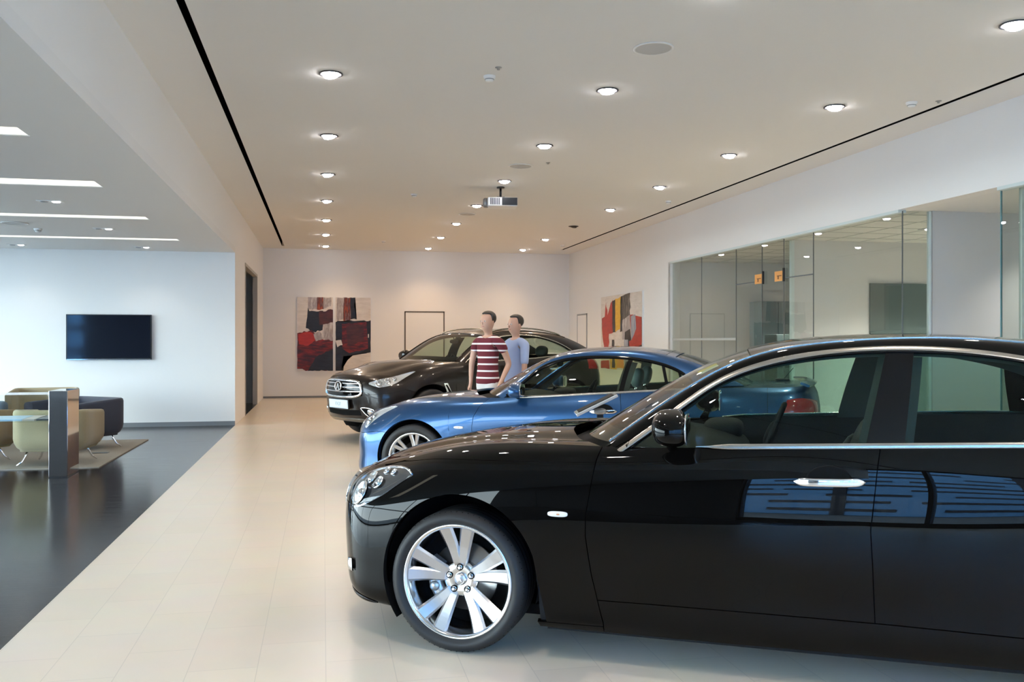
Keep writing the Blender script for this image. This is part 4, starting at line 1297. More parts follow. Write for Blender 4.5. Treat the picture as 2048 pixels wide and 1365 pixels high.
# ------------------------------------------------------------------ the three cars
#<<SPEC
def pose(Oc, a_deg):
    """origin given as (right, forward) of the viewer, heading a"""
    c, s = math.cos(YAW), math.sin(YAW)
    X, D = Oc
    return (X * c + D * s, -X * s + D * c, 0.0), math.radians(a_deg) - YAW

ST = [-.45, -.15, .15, .45, .8, 1.2, 1.7, 2.2, 2.6, 3.0, 3.4]
BLACK = dict(
    O=(.011, 5.12), a=-17, stations=ST, wheelbase=2.90, tyre_r=.336, rim_r=.268, wheel_du=-.012, tyre_w=.245, arch=(.365, .388), track=.788, well_v=.90,
    lines=[
        (-.78, .19, [.80, .85, .865, .855, .85, .85, .85, .86, .87, .87, .82], [.165, .16, .155, .15, .15, .15, .155, .16, .16, .17, .20], 4.00, .23),
        (-.86, .22, [.85, .905, .91, .90, .89, .885, .885, .895, .905, .905, .86], [.19, .19, .195, .20, .205, .205, .21, .21, .21, .22, .26], 4.04, .28),
        (-.87, .34, [.85, .915, .918, .905, .89, .885, .885, .90, .915, .915, .87], [.33, .36, .37, .37, .36, .36, .36, .36, .36, .36, .38], 4.07, .42),
        (-.88, .47, [.86, .92, .925, .92, .918, .918, .92, .922, .925, .925, .88], [.48, .52, .53, .53, .52, .52, .52, .52, .53, .54, .54], 4.09, .56),
        (-.89, .58, [.85, .92, .93, .925, .922, .922, .924, .927, .93, .93, .88], [.61, .66, .67, .68, .67, .67, .67, .68, .69, .70, .70], 4.09, .70),
        (-.88, .66, [.82, .90, .92, .915, .910, .910, .912, .916, .925, .92, .87], [.71, .76, .79, .80, .80, .805, .815, .825, .835, .845, .85], 4.08, .84),
        (-.85, .72, [.76, .86, .89, .892, .896, .897, .900, .903, .91, .90, .85], [.77, .855, .885, .895, .885, .89, .90, .915, .925, .93, .93], 4.06, .95),
        (-.82, .755, [.68, .78, .83, .85, .868, .878, .882, .882, .88, .865, .80], [.815, .92, .955, .967, .96, .965, .98, .995, 1.01, 1.01, 1.0], 4.03, 1.03),
        (-.78, .775, [.60, .69, .73, .76, .82, .86, .867, .865, .855, .81, .70], [.845, .945, .985, .99, .99, 1.010, 1.030, 1.050, 1.065, 1.07, 1.06], 3.98, 1.06)],
    sill_line=[(-1, .30), (.66, .305), (1.9, .305), (2.4, .30), (4.2, .30)],
    door_front=[(.2, .69), (.31, .665), (.42, .64), (.6, .615), (.69, .617), (.93, .655), (1.1, .70)],
    door_split=[(.2, 1.84), (.41, 1.83), (.7, 1.815), (.76, 1.823), (.93, 1.842), (1.06, 1.862)],
    door_rear=[(.2, 2.50), (.45, 2.47), (.6, 2.52), (.8, 2.70), (1.0, 2.86), (1.1, 2.90)],
    rear_seam=3.4, bumper_seam=[(-1, .63), (-.60, .645), (-.45, .65), (-.24, .65), (-.2,.60), (0.0, .5), (.3, .18)], bumper_u=-.255, rear_bumper_u=3.35, lamp_s=2.3, sill_end=2.5,
    bonnet_centre=[(-.80, .775), (-.65, .845), (-.45, .91), (-.2, .96), (.1, .995), (.4, 1.015)], bonnet_end=(.38, .66), bonnet_valley=.012,
    deck=(3.60, 3.45, 1.10, 1.10), 
    rail=[(.69, .735, 1.01), (.93, .69, 1.188), (1.14, .65, 1.325), (1.32, .62, 1.412), (1.56, .59, 1.470), (2.05, .56, 1.500), (2.5, .555, 1.480), (2.95, .57, 1.385), (3.28, .61, 1.23), (3.56, .67, 1.085)],
    dlo=[(.745, .83, .965), (.90, .795, 1.078), (1.08, .75, 1.222), (1.22, .72, 1.318), (1.46, .69, 1.402), (1.85, .67, 1.452), (2.3, .675, 1.435), (2.70, .70, 1.345), (2.95, .74, 1.20), (3.06, .80, 1.08)],
    centre=[(.46, 0, 1.00), (.80, 0, 1.215), (1.04, 0, 1.35), (1.28, 0, 1.452), (1.6, 0, 1.508), (2.1, 0, 1.520), (2.55, 0, 1.500), (3.0, 0, 1.40), (3.34, 0, 1.25), (3.64, 0, 1.10)],
    header_t=3.0, rear_header_t=6.7, glass_t=(0.25, 9.0), b_pillar=((1.80, 1.90), (1.95, 2.01)), belt_trim=(1.10, 3.05), trim_w=.013,
    mirror=(1.02, .985, 1.10), mirror_size=(.19, .24, .165), handles=[(1.655, .888, .275), (2.62, .90, .26)], marker=(.487, .69),
    extra_posts=[((2.70, 2.64), (2.90, 2.76))], tail_u=4.09, floor_w=.165, dash=(.98, .98, .74), cowl=(.56, .965), wheel_side=-1,
    seats=[(1.50, .37), (1.50, -.37), (2.38, .36), (2.38, -.36)], seat_w=.28, inner_mirror=(1.28, 1.33))
BLUE = dict(
    O=(-.7252, 9.569), a=-15, stations=ST, wheelbase=2.85, tyre_r=.335, rim_r=.25, tyre_w=.235, arch=(.352, .368), track=.79, well_v=.90,
    lines=[
        (-.80, .17, [.80, .85, .865, .855, .85, .85, .85, .86, .87, .87, .82], [.15, .16, .17, .175, .18, .18, .18, .19, .19, .19, .22], 3.72, .25),
        (-.84, .20, [.85, .905, .91, .90, .89, .885, .885, .895, .91, .91, .86], [.18, .20, .21, .22, .225, .225, .225, .23, .23, .23, .27], 3.75, .30),
        (-.81, .32, [.83, .91, .918, .905, .89, .885, .885, .90, .925, .925, .87], [.31, .34, .35, .35, .34, .34, .34, .34, .35, .35, .38], 3.77, .42),
        (-.83, .44, [.84, .92, .925, .91, .895, .89, .895, .91, .935, .935, .88], [.45, .48, .49, .49, .48, .48, .48, .49, .50, .51, .52], 3.79, .56),
        (-.82, .53, [.83, .92, .93, .92, .91, .91, .915, .925, .94, .94, .88], [.55, .60, .62, .62, .61, .61, .61, .62, .64, .66, .68], 3.80, .70),
        (-.79, .61, [.79, .90, .92, .92, .92, .925, .93, .935, .94, .935, .86], [.64, .71, .735, .74, .735, .735, .75, .77, .79, .82, .83], 3.80, .83),
        (-.75, .67, [.73, .855, .885, .895, .905, .912, .92, .925, .925, .91, .83], [.71, .80, .83, .835, .82, .82, .84, .865, .89, .92, .93], 3.79, .94),
        (-.71, .71, [.66, .78, .83, .85, .87, .885, .89, .89, .88, .85, .77], [.76, .865, .90, .905, .895, .90, .925, .955, .985, 1.01, 1.02], 3.77, 1.03),
        (-.68, .735, [.59, .69, .73, .76, .82, .855, .86, .855, .83, .78, .68], [.795, .895, .93, .935, .935, .95, .985, 1.015, 1.045, 1.06, 1.06], 3.73, 1.08)],
    sill_line=[(-1, .28), (4.2, .29)],
    door_front=[(.2, .66), (.31, .645), (.45, .62), (.65, .60), (.76, .615), (.86, .67), (.955, .77), (1.0, .84)],
    door_split=None, door_rear=[(.2, 2.02), (.4, 2.0), (.6, 2.0), (.87, 2.02), (1.02, 2.0), (1.1, 2.0)],
    rear_seam=3.3, bumper_seam=[(-1, .55), (-.60, .56), (-.40, .59), (-.2, .58), (0.0, .45), (.3, .17)], bumper_u=-.24, rear_bumper_u=3.30, lamp_s=2.3, sill_end=2.44,
    bonnet_centre=[(-.70, .735), (-.55, .79), (-.35, .855), (-.1, .915), (.15, .945), (.42, .975)], bonnet_end=(.42, .72), bonnet_valley=.010,
    deck=(3.10, 3.0, 1.08, 1.105),
    rail=[(.78, .74, .955), (1.0, .70, 1.115), (1.18, .665, 1.235), (1.34, .64, 1.325), (1.56, .61, 1.378), (1.95, .58, 1.402), (2.28, .58, 1.380), (2.62, .60, 1.300), (2.88, .64, 1.19), (3.10, .70, 1.075)],
    dlo=[(.88, .83, .93), (1.03, .795, 1.045), (1.15, .76, 1.165), (1.28, .72, 1.262), (1.50, .69, 1.320), (1.85, .67, 1.338), (2.15, .67, 1.318), (2.42, .69, 1.26), (2.60, .73, 1.17), (2.70, .79, 1.05)],
    centre=[(.56, 0, .975), (.85, 0, 1.15), (1.06, 0, 1.27), (1.28, 0, 1.362), (1.56, 0, 1.412), (1.95, 0, 1.432), (2.3, 0, 1.412), (2.66, 0, 1.33), (2.94, 0, 1.21), (3.18, 0, 1.085)],
    header_t=3.0, rear_header_t=6.6, glass_t=(0.25, 9.0), b_pillar=((1.985, 2.06), (2.03, 2.10)), belt_trim=(.95, 2.75), trim_w=.011, dlo_chrome=False, moulding=False,
    extra_posts=[((2.42, 2.36), (2.45, 2.39))],
    mirror=(1.06, .98, 1.02), handles=[(1.86, .835, .24)], marker=(.47, .655),
    tail_u=3.8, floor_w=.20, dash=(1.08, .92, .72), cowl=(.62, .925), wheel_side=-1,
    seats=[(1.62, .36), (1.62, -.36)], seat_w=.24, inner_mirror=(1.26, 1.25))
BROWN = dict(
    O=(-1.77, 13.79), a=41, stations=ST, wheelbase=2.885, tyre_r=.39, rim_r=.267, tyre_w=.265, arch=(.42, .43), track=.82, well_v=.93,
    lines=[
        (-0.86, .30, [.80, .88, .90, .89, .88, .88, .88, .89, .90, .90, .84], [.27, .26, .26, .26, .26, .26, .27, .27, .28, .29, .32], 3.85, .36),
        (-0.94, .36, [.85, .94, .95, .93, .915, .91, .915, .925, .94, .94, .87], [.32, .31, .31, .31, .31, .31, .32, .32, .33, .34, .38], 3.90, .42),
        (-0.96, .46, [.86, .95, .955, .94, .92, .915, .92, .93, .95, .95, .88], [.44, .45, .45, .45, .44, .44, .44, .45, .46, .47, .50], 3.93, .53),
        (-0.99, .60, [.86, .955, .965, .95, .93, .925, .93, .94, .965, .965, .90], [.58, .62, .63, .62, .60, .60, .60, .61, .63, .65, .66], 3.95, .68),
        (-1.00, .72, [.85, .955, .965, .955, .94, .94, .945, .955, .975, .97, .90], [.71, .78, .80, .79, .77, .76, .76, .78, .81, .83, .83], 3.95, .82),
        (-1.00, .83, [.82, .94, .955, .95, .945, .945, .95, .955, .965, .955, .88], [.82, .92, .94, .94, .92, .91, .92, .94, .97, .99, .99], 3.93, .95),
        (-0.98, .91, [.77, .90, .925, .93, .935, .94, .94, .94, .945, .925, .84], [.90, 1.02, 1.05, 1.05, 1.03, 1.02, 1.035, 1.06, 1.09, 1.10, 1.10], 3.88, 1.06),
        (-0.95, .955, [.71, .83, .87, .89, .91, .92, .92, .915, .90, .87, .78], [.95, 1.09, 1.13, 1.13, 1.11, 1.11, 1.12, 1.145, 1.175, 1.19, 1.18], 3.82, 1.16),
        (-0.91, .985, [.64, .74, .78, .81, .86, .89, .895, .885, .86, .80, .70], [.985, 1.12, 1.16, 1.165, 1.16, 1.165, 1.18, 1.205, 1.235, 1.25, 1.24], 3.74, 1.24)],
    sill_line=[(-1, .40), (4.2, .40)],
    door_front=[(.2, .62), (.5, .58), (.8, .60), (1.0, .66), (1.2, .74)],
    door_split=[(.2, 1.66), (.6, 1.64), (1.0, 1.66), (1.3, 1.70)], door_rear=[(.2, 2.42), (.6, 2.42), (.8, 2.58), (1.0, 2.75), (1.3, 2.85)],
    rear_seam=3.3, bumper_seam=[(-1, .70), (-.60, .74), (-.40, .78), (-.2, .72), (0.0, .5), (.3, .2)], bumper_u=-.28, rear_bumper_u=3.35, lamp_s=2.3, sill_end=2.4,
    pn=.85, qn=.85, bonnet_centre=[(-.91, .985), (-.72, 1.05), (-.5, 1.105), (-.2, 1.16), (.1, 1.19), (.35, 1.205)], bonnet_end=(.28, .50), bonnet_valley=.02,
    deck=None,
    rail=[(.55, .76, 1.18), (.80, .72, 1.345), (1.02, .69, 1.475), (1.22, .66, 1.565), (1.50, .64, 1.625), (1.95, .63, 1.652), (2.4, .63, 1.635), (2.9, .64, 1.57), (3.30, .66, 1.44), (3.66, .69, 1.27)],
    dlo=[(.66, .86, 1.14), (.84, .82, 1.26), (1.02, .78, 1.39), (1.20, .75, 1.49), (1.48, .73, 1.555), (1.90, .72, 1.58), (2.30, .725, 1.555), (2.70, .75, 1.46), (2.95, .79, 1.34), (3.08, .84, 1.235)],
    centre=[(.36, 0, 1.20), (.66, 0, 1.38), (.92, 0, 1.52), (1.16, 0, 1.61), (1.48, 0, 1.668), (1.95, 0, 1.69), (2.45, 0, 1.675), (2.98, 0, 1.60), (3.40, 0, 1.46), (3.76, 0, 1.27)],
    header_t=3.0, rear_header_t=7.2, glass_t=(0.25, 9.0), b_pillar=((1.62, 1.72), (1.74, 1.82)), belt_trim=(.78, 3.0), trim_w=.010,
    mirror=(.86, 1.03, 1.24), mirror_size=(.19, .25, .18), handles=[(1.45, 1.0, .24), (2.45, 1.03, .24)], marker=None,
    tail_u=3.95, floor_w=.32, dash=(.85, 1.12, .74), cowl=(.42, 1.15), wheel_side=-1,
    seats=[(1.35, .38), (1.35, -.38), (2.2, .38), (2.2, -.38)], seat_w=.42, inner_mirror=(1.12, 1.47))
BROWN.pop('deck')
#SPEC>>
def finish(sp, name, label, pt, glass, seat_mat, **kw):
    loc, rz = pose(sp['O'], sp['a'])
    sp.update(name=name, label=label, paint=pt, glass=glass, seat_mat=seat_mat, loc=loc, rz=rz, group='showroom cars'); sp.update(kw)
    return build_car(sp)

PB = paint('black_car_paint', (0.0018, 0.0016, 0.0015), 0.0, 0.3, spec=0.0)
PBL = paint('blue_car_paint', (0.017, 0.068, 0.175), 0.70, 0.30)
PBR = paint('brown_black_car_paint', (0.009, 0.0055, 0.0045), 0.4, 0.30)
black, nb = finish(BLACK, 'saloon_car', 'large glossy black saloon in the foreground, cut off by the right edge', PB, GLASS, M['seat_black'], wheel='five', wheel_rot=R(-2), moulding_chrome=True)
blue, nbl = finish(BLUE, 'coupe_car', 'metallic blue coupe parked in the middle, behind the black saloon', PBL, GLASS_BLUE, M['seat_grey'], wheel='seven', chrome_handle=True)
brown, nbr = finish(BROWN, 'suv_car', 'dark brown off-road car at the back with a chrome grille facing the viewer', PBR, GLASS_BLUE, M['seat_black'], wheel='five')
# ------------------------------------------------------------------ car details
def emblem(parent, loc, rot, s, mat):
    """oval ring with two converging wedges"""
    e = MB(); Mx = Matrix.Translation(loc) @ rot
    n = 36
    rings = []
    for (k, h) in ((1.0, 0.0), (1.0, 0.006), (0.82, 0.008), (0.76, 0.004), (0.76, 0.0)):
        rings.append([e.bm.verts.new(Mx @ Vector((s * k * math.cos(2 * math.pi * i / n), s * 0.80 * (k if k > .9 else k * 0.98) * math.sin(2 * math.pi * i / n), h))) for i in range(n)])
    for a, b in zip(rings[:-1], rings[1:]):
        for i in range(n):
            j = (i + 1) % n
            f = e.bm.faces.new((a[i], a[j], b[j], b[i])); f.smooth = True
    for sg in (-1, 1):
        pts = [(sg * s * 0.50, -s * 0.66), (sg * s * 0.10, s * 0.42), (sg * s * 0.02, s * 0.42), (sg * s * 0.14, -s * 0.30)]
        if sg < 0: pts.reverse()
        e.prism(pts, 0.0, 0.007, Mx)
    return e.build('emblem', mat, parent)

def quat_to(nv):
    z = Vector((nv[0], -nv[1], nv[2])).normalized()
    x = Vector((0, 0, 1)).cross(z).normalized(); y = z.cross(x)
    return Matrix((x, y, z)).transposed().to_4x4()

def st_curve(net, pts, n, off=0.0):
    c = curve2(pts, np.linspace(0, 1, n)); P = net.ev(c[:, 0], c[:, 1]); N_ = net.nrm(c[:, 0], c[:, 1])
    return P + N_ * off, N_

for side in (1, -1):
    headlamp(nb, black, side, [(3.95, 4.40), (4.3, 4.52), (4.7, 4.80), (5.0, 5.08), (5.25, 5.5), (5.45, 5.85), (5.58, 6.0)],
             [(3.85, 4.42), (3.40, 5.1), (3.30, 6.2), (3.75, 7.1), (4.35, 7.5), (5.0, 7.35), (5.40, 6.65), (5.58, 6.05)],
             [(3.95, 5.2, .062), (4.15, 6.3, .045), (4.65, 5.9, .036), (4.75, 6.9, .022), (5.05, 6.6, .018)])
    patch(nb, 'fog_lamp_trim', M['chrome'], black, side, [(3.35, 1.82), (3.70, 1.85)], [(3.35, 2.25), (3.70, 2.30)], (12, 8), off=0.012, dome=0.01)
    patch(nb, 'tail_lamp', M['red_lens'], black, side, [(14.6, 5.3), (16, 5.2), (17.4, 5.0)], [(15.0, 6.7), (16, 6.9), (17.6, 6.6)], (24, 10), off=0.004, dome=.012)
    headlamp(nbl, blue, side, [(4.05, 4.75), (4.3, 5.1), (4.6, 5.5), (4.95, 6.05), (5.33, 6.55), (5.75, 6.95)],
             [(3.8, 4.8), (3.75, 5.8), (4.2, 6.8), (4.7, 7.55), (5.2, 7.5), (5.75, 7.05)],
             [(4.05, 5.6, .045), (4.45, 6.4, .038)], inner='lamp_bright')
    patch(nbl, 'tail_lamp', M['red_lens'], blue, side, [(15.2, 5.0), (16.28, 5.0), (17.4, 4.7), (18.3, 4.7)], [(15.5, 6.3), (16.4, 6.5), (17.6, 6.2), (18.3, 6.0)], (28, 12), off=0.004, dome=.018)
    headlamp(nbr, brown, side, [(2.45, 5.45), (3.1, 4.95), (3.72, 5.05), (4.59, 5.55), (5.2, 6.3), (5.78, 6.75)],
             [(2.45, 5.70), (3.3, 6.4), (3.9, 6.8), (4.69, 7.2), (5.25, 7.25), (5.78, 6.85)],
             [(3.35, 5.6, .060), (4.0, 6.0, .050), (4.6, 6.4, .035)], inner='lamp_bright')
    patch(nb, 'bumper_lip', PB, black, side, [(0.0, 0.05), (2.2, 0.05), (4.1, 0.10), (4.75, 0.25)], [(0.0, 0.75), (2.2, 0.75), (4.1, 0.8), (4.75, 0.5)], (50, 10), off=0.003, dome=0.010)
    patch(nbr, 'tail_lamp', M['red_lens'], brown, side, [(14.8, 5.2), (16, 5.2), (17.4, 5.0)], [(15.0, 7.2), (16, 7.2), (17.6, 7.0)], (24, 10), off=0.004, dome=.02)
    # side vent, fog lamps, roof rail of the off-road car
    v = patch(nbr, 'side_vent', M['chrome'], brown, side, [(7.42, 3.1), (7.72, 3.1)], [(7.12, 4.45), (7.36, 4.45)], (12, 12), off=0.008, skirt=0.01)
    patch(nbr, 'vent_slot', M['well'], v, side, [(7.50, 3.35), (7.66, 3.35)], [(7.22, 4.3), (7.31, 4.3)], (10, 10), off=0.0095, skirt=0.0)
    fo = patch(nbr, 'fog_lamp', M['well'], brown, side, [(1.62, 2.35), (2.15, 1.45)], [(1.7, 2.55), (2.6, 2.35)], (14, 10), off=0.003)
    loop = [(1.62, 2.42), (1.8, 2.52), (2.2, 2.48), (2.6, 2.38), (2.7, 2.1), (2.45, 1.6), (2.2, 1.42), (1.95, 1.75), (1.62, 2.38)]
    Pq, Nq = st_curve(nbr, loop, 50, 0.006); sweep('fog_lamp_ring', Pq, Nq, 0.007, 0.005, M['chrome'], fo, side)
    p_ = nbr.ev([2.3], [2.05])[0]; n_ = nbr.nrm(np.array([2.3]), np.array([2.05]))[0]
    mb = MB(); mb.lathe([(0.0, .016), (.03, .014), (.042, .006), (.045, 0)], Matrix.Translation((p_[0], -side * p_[1], p_[2])) @ quat_to((n_[0], side * n_[1], n_[2])), n=24); mb.build('fog_lamp_glass', M['lamp_bowl'], fo)
    tt_ = np.linspace(3.3, 7.0, 60); Rr_ = curve(BROWN['rail'], tt_); lift = 0.035 * np.sin(np.pi * np.clip((tt_ - 3.3) / 3.7, 0, 1)) ** 0.35
    Rr_ = Rr_ + np.stack([0 * tt_, -0.03 + 0 * tt_, 0.008 + lift], -1)
    sweep('roof_rail', Rr_, np.broadcast_to(np.array([0, .3, 1.0]), Rr_.shape), 0.012, 0.012, M['satin_chrome'], brown, side, k=10)

# grille, emblem, number plate and lower lip of the off-road car
def nose_grille(net, root, s1, tb, tt, nslat, matb, em_s, em_t, em_size, spread=1.0):
    loopb = [(-s1, tb + 0.28), (-s1 * .5, tb + 0.05), (0, tb), (s1 * .5, tb + 0.05), (s1, tb + 0.28)]
    loopt = [(-s1 * .93, tt - 0.12), (-s1 * .5, tt - 0.02), (0, tt), (s1 * .5, tt - 0.02), (s1 * .93, tt - 0.12)]
    g = patch(net, 'grille', matb, root, 1, loopb, loopt, (60, 20), off=0.004, skirt=0.01)
    fr = loopb + [(s1 * 1.0, (tb + tt) / 2)] + loopt[::-1] + [(-s1 * 1.0, (tb + tt) / 2), loopb[0]]
    Pq, Nq = st_curve(net, fr, 140, 0.012); sweep('grille_frame', Pq, Nq, 0.016, 0.012, M['chrome'], g, 1)
    for i in range(nslat):
        f = (i + 1) / (nslat + 1); t = tb + 0.15 + (tt - tb - 0.2) * f
        Pq, Nq = st_curve(net, [(-s1 * .97, t + .06), (-s1 * .5, t), (0, t - .02), (s1 * .5, t), (s1 * .97, t + .06)], 50, 0.012)
        sweep('grille_slat', Pq, Nq, 0.009, 0.007, M['chrome'], g, 1)
    p = net.ev([0.0], [em_t])[0]; nv = net.nrm(np.array([0.0]), np.array([em_t]))[0]
    mb = MB(); Mx = Matrix.Translation((p[0] + nv[0] * .018, 0, p[2] + nv[2] * .018)) @ quat_to(nv)
    mb.lathe([(0, 0.006), (em_size * 0.98, 0.004), (em_size, -0.004)], Mx @ Matrix.Diagonal((1, .8, 1, 1)), n=36); mb.build('emblem_back', M['gloss_black'], g)
    emblem(g, (p[0] + nv[0] * .026, 0, p[2] + nv[2] * .026), quat_to(nv), em_size, M['chrome'])
    return g
nose_grille(nbr, brown, 1.85, 3.55, 6.05, 3, M['gloss_black'], 0, 4.95, 0.095)
nose_grille(nbl, blue, 1.5, 3.6, 5.9, 4, M['gloss_black'], 0, 5.3, 0.06)
nose_grille(nb, black, 1.6, 3.3, 6.3, 5, M['gloss_black'], 0, 5.6, 0.065)
p_ = nbr.ev([0.0], [2.75])[0]
pe = bpy.data.objects.new('number_plate', None); COL.objects.link(pe); pe.parent = brown; pe.location = (p_[0] - 0.035, 0, p_[2]); pe.rotation_euler = (0, R(-4), 0)
mb = MB(); mb.box((0, 0, 0), (0.012, 0.52, 0.125), bevel=0.004); mb.build('plate_panel', M['plate'], pe)
mb = MB(); mb.box((0.012, 0, 0), (0.012, 0.54, 0.145)); mb.build('plate_holder', M['black_plastic'], pe)
mb = MB()
for zz_ in (-0.055, 0.055): mb.box((-0.0065, 0, zz_), (0.001, 0.49, 0.0025))
for yy_ in (-0.245, 0.245): mb.box((-0.0065, yy_, 0), (0.001, 0.0025, 0.11))
mb.build('plate_border', M['plate_ink'], pe)
fc = bpy.data.curves.new('plate_text', 'FONT'); fc.body = 'FX37'; fc.size = 0.072; fc.align_x = 'CENTER'; fc.align_y = 'CENTER'; fc.extrude = 0.0006
fo = bpy.data.objects.new('plate_text', fc); COL.objects.link(fo); bpy.context.view_layer.update(); tm_ = bpy.data.meshes.new_from_object(fo); bpy.data.objects.remove(fo); fo = link('plate_text', tm_, M['plate_ink'], pe); fo.location = (-0.0075, 0, 0); fo.rotation_euler = (R(90), 0, R(-90))
# lower air intake and silver chin
patch(nbr, 'air_intake', M['well'], brown, 1, [(-1.6, 1.55), (0, 1.35), (1.6, 1.55)], [(-1.5, 2.2), (0, 2.05), (1.5, 2.2)], (50, 12), off=0.003)
patch(nbr, 'skid_plate', M['satin_chrome'], brown, 1, [(-1.5, 0.25), (0, 0.15), (1.5, 0.25)], [(-1.9, 0.95), (0, 0.8), (1.9, 0.95)], (50, 10), off=0.006)
patch(nbl, 'air_intake', M['well'], blue, 1, [(-2.2, 1.3), (0, 1.2), (2.2, 1.3)], [(-1.8, 2.8), (0, 2.7), (1.8, 2.8)], (50, 12), off=0.003)
patch(nb, 'air_intake', M['well'], black, 1, [(-1.8, 1.0), (0, .95), (1.8, 1.0)], [(-1.7, 2.2), (0, 2.1), (1.7, 2.2)], (50, 12), off=0.003)
# lip spoiler on the blue boot
uu_ = np.linspace(-1, 1, 40)
Pq = np.stack([3.72 - 0.10 * uu_ ** 2, 0.70 * uu_, 1.105 - 0.015 * uu_ ** 2], -1)
sweep('boot_spoiler', Pq, np.broadcast_to(np.array([0.35, 0, 1.0]), Pq.shape), 0.045, 0.012, PBL, blue, 1)
# folding-roof joints of the blue coupe
for tq in (4.75, 6.35):
    Pt, Nt = top_sheet(BLUE['rail'], BLUE['centre'], tq, tq + 0.01, (2, 41), off=0.001)
    sweep('roof_joint', Pt[0], Nt[0], 0.004, 0.0015, M['gloss_black'], blue, 1)
# windscreen stickers of the black saloon
Pt, Nt = top_sheet(BLACK['rail'], BLACK['centre'], 1.95, 2.35, (6, 201), off=-0.010)
grid_obj('windscreen_sticker', Pt[:, 150:166], Nt[:, 150:166], pmat('yellow_sticker', (0.75, 0.62, 0.05), 0.5), black, 1)
grid_obj('windscreen_sticker', Pt[:, 166:176], Nt[:, 166:176], pmat('green_white_sticker', (0.45, 0.62, 0.52), 0.5), black, 1)
# aerial on the blue boot, seen through the black saloon
mb = MB(); mb.superell((3.45, 0.0, 1.105), (0.14, 0.05, 0.03), n=8); mb.tube([(3.46, 0, 1.11), (3.55, 0, 1.22)], 0.004, n=6); mb.build('aerial', M['black_plastic'], blue)

# ------------------------------------------------------------------ furnishings
# wall screen
tv = empty('wall_television', (-3.56, 16.45, 1.545)); tag(tv, 'large black flat television mounted on the white lounge wall', 'television')
mb = MB(); mb.box((0, -0.045, 0), (1.36, 0.04, 0.77), bevel=0.006); mb.build('casing', M['black_plastic'], tv)
mb = MB(); mb.box((0, -0.067, 0.006), (1.32, 0.004, 0.73)); mb.build('screen', pmat('dark_screen', (0.006, 0.008, 0.016), 0.06), tv)
mb = MB(); mb.box((0, -0.066, -0.378), (1.34, 0.008, 0.012)); mb.build('bottom_bezel', M['chrome'], tv)
mb = MB(); mb.box((0, -0.012, 0), (0.6, 0.03, 0.4)); mb.build('wall_bracket', M['black_plastic'], tv)
sw = MB(); sw.box((XL + 0.008, 22.66, 1.36), (0.016, 0.09, 0.14), bevel=0.003); o = sw.build('light_switch', M['white_metal']); tag(o, 'small white switch plate on the left wall beyond the doorway', 'switch')

# paintings: colour fields laid over a primed canvas
def stroke_mat(name, cols, scale=(2, 1, 9)):
    m, nt, N, L, p = new_mat(name)
    tc = N.new('ShaderNodeTexCoord'); mp = N.new('ShaderNodeMapping'); nz = N.new('ShaderNodeTexNoise'); rp = N.new('ShaderNodeValToRGB')
    mp.inputs['Scale'].default_value = scale; nz.inputs['Scale'].default_value = 1.6; nz.inputs['Detail'].default_value = 7; nz.inputs['Roughness'].default_value = 0.65
    L.new(tc.outputs['Object'], mp.inputs[0]); L.new(mp.outputs[0], nz.inputs['Vector']); L.new(nz.outputs['Fac'], rp.inputs[0]); L.new(rp.outputs[0], p.inputs['Base Color'])
    el = rp.color_ramp.elements
    while len(el) < len(cols): el.new(0.5)
    for i, c in enumerate(cols): el[i].position = 0.36 + 0.28 * i / max(1, len(cols) - 1); el[i].color = (*c, 1)
    p.inputs['Roughness'].default_value = 0.45
    return m
SM = [stroke_mat('primed_white', [(.62, .56, .50), (.74, .68, .62)]), stroke_mat('black_paint', [(.006, .006, .008), (.02, .018, .02)]),
      stroke_mat('dark_red_paint', [(.30, .018, .008), (.11, .008, .006), (.03, .006, .006)]), stroke_mat('red_paint', [(.50, .03, .015), (.36, .02, .012)]),
      stroke_mat('maroon_paint', [(.10, .02, .012), (.04, .010, .008)]), stroke_mat('grey_paint', [(.50, .46, .45), (.32, .27, .26), (.6, .56, .54)], (5, 1, 1.5)),
      stroke_mat('rust_paint', [(.42, .08, .02), (.10, .02, .012), (.28, .2, .17)], (9, 1, 1.5)), stroke_mat('yellow_paint', [(.80, .48, .03), (.70, .38, .02)]),
      stroke_mat('orange_paint', [(.75, .22, .02), (.80, .38, .03)]), stroke_mat('charcoal_paint', [(.10, .09, .08), (.04, .035, .03), (.25, .22, .18)], (9, 1, 1.5)),
      stroke_mat('steel_blue_paint', [(.20, .24, .34), (.42, .42, .44)], (9, 1, 1.5))]
def jag(pts, amp, rnd, step=0.06):
    out = []
    n = len(pts)
    for i in range(n):
        a = pts[i]; b = pts[(i + 1) % n]
        L_ = math.hypot(b[0] - a[0], b[1] - a[1]); k = max(1, int(L_ / step))
        for j in range(k):
            f = j / k; x = a[0] + (b[0] - a[0]) * f; y = a[1] + (b[1] - a[1]) * f
            if j: x += rnd.uniform(-amp, amp); y += rnd.uniform(-amp, amp)
            out.append((min(1, max(0, x)), min(1, max(0, y))))
    return out
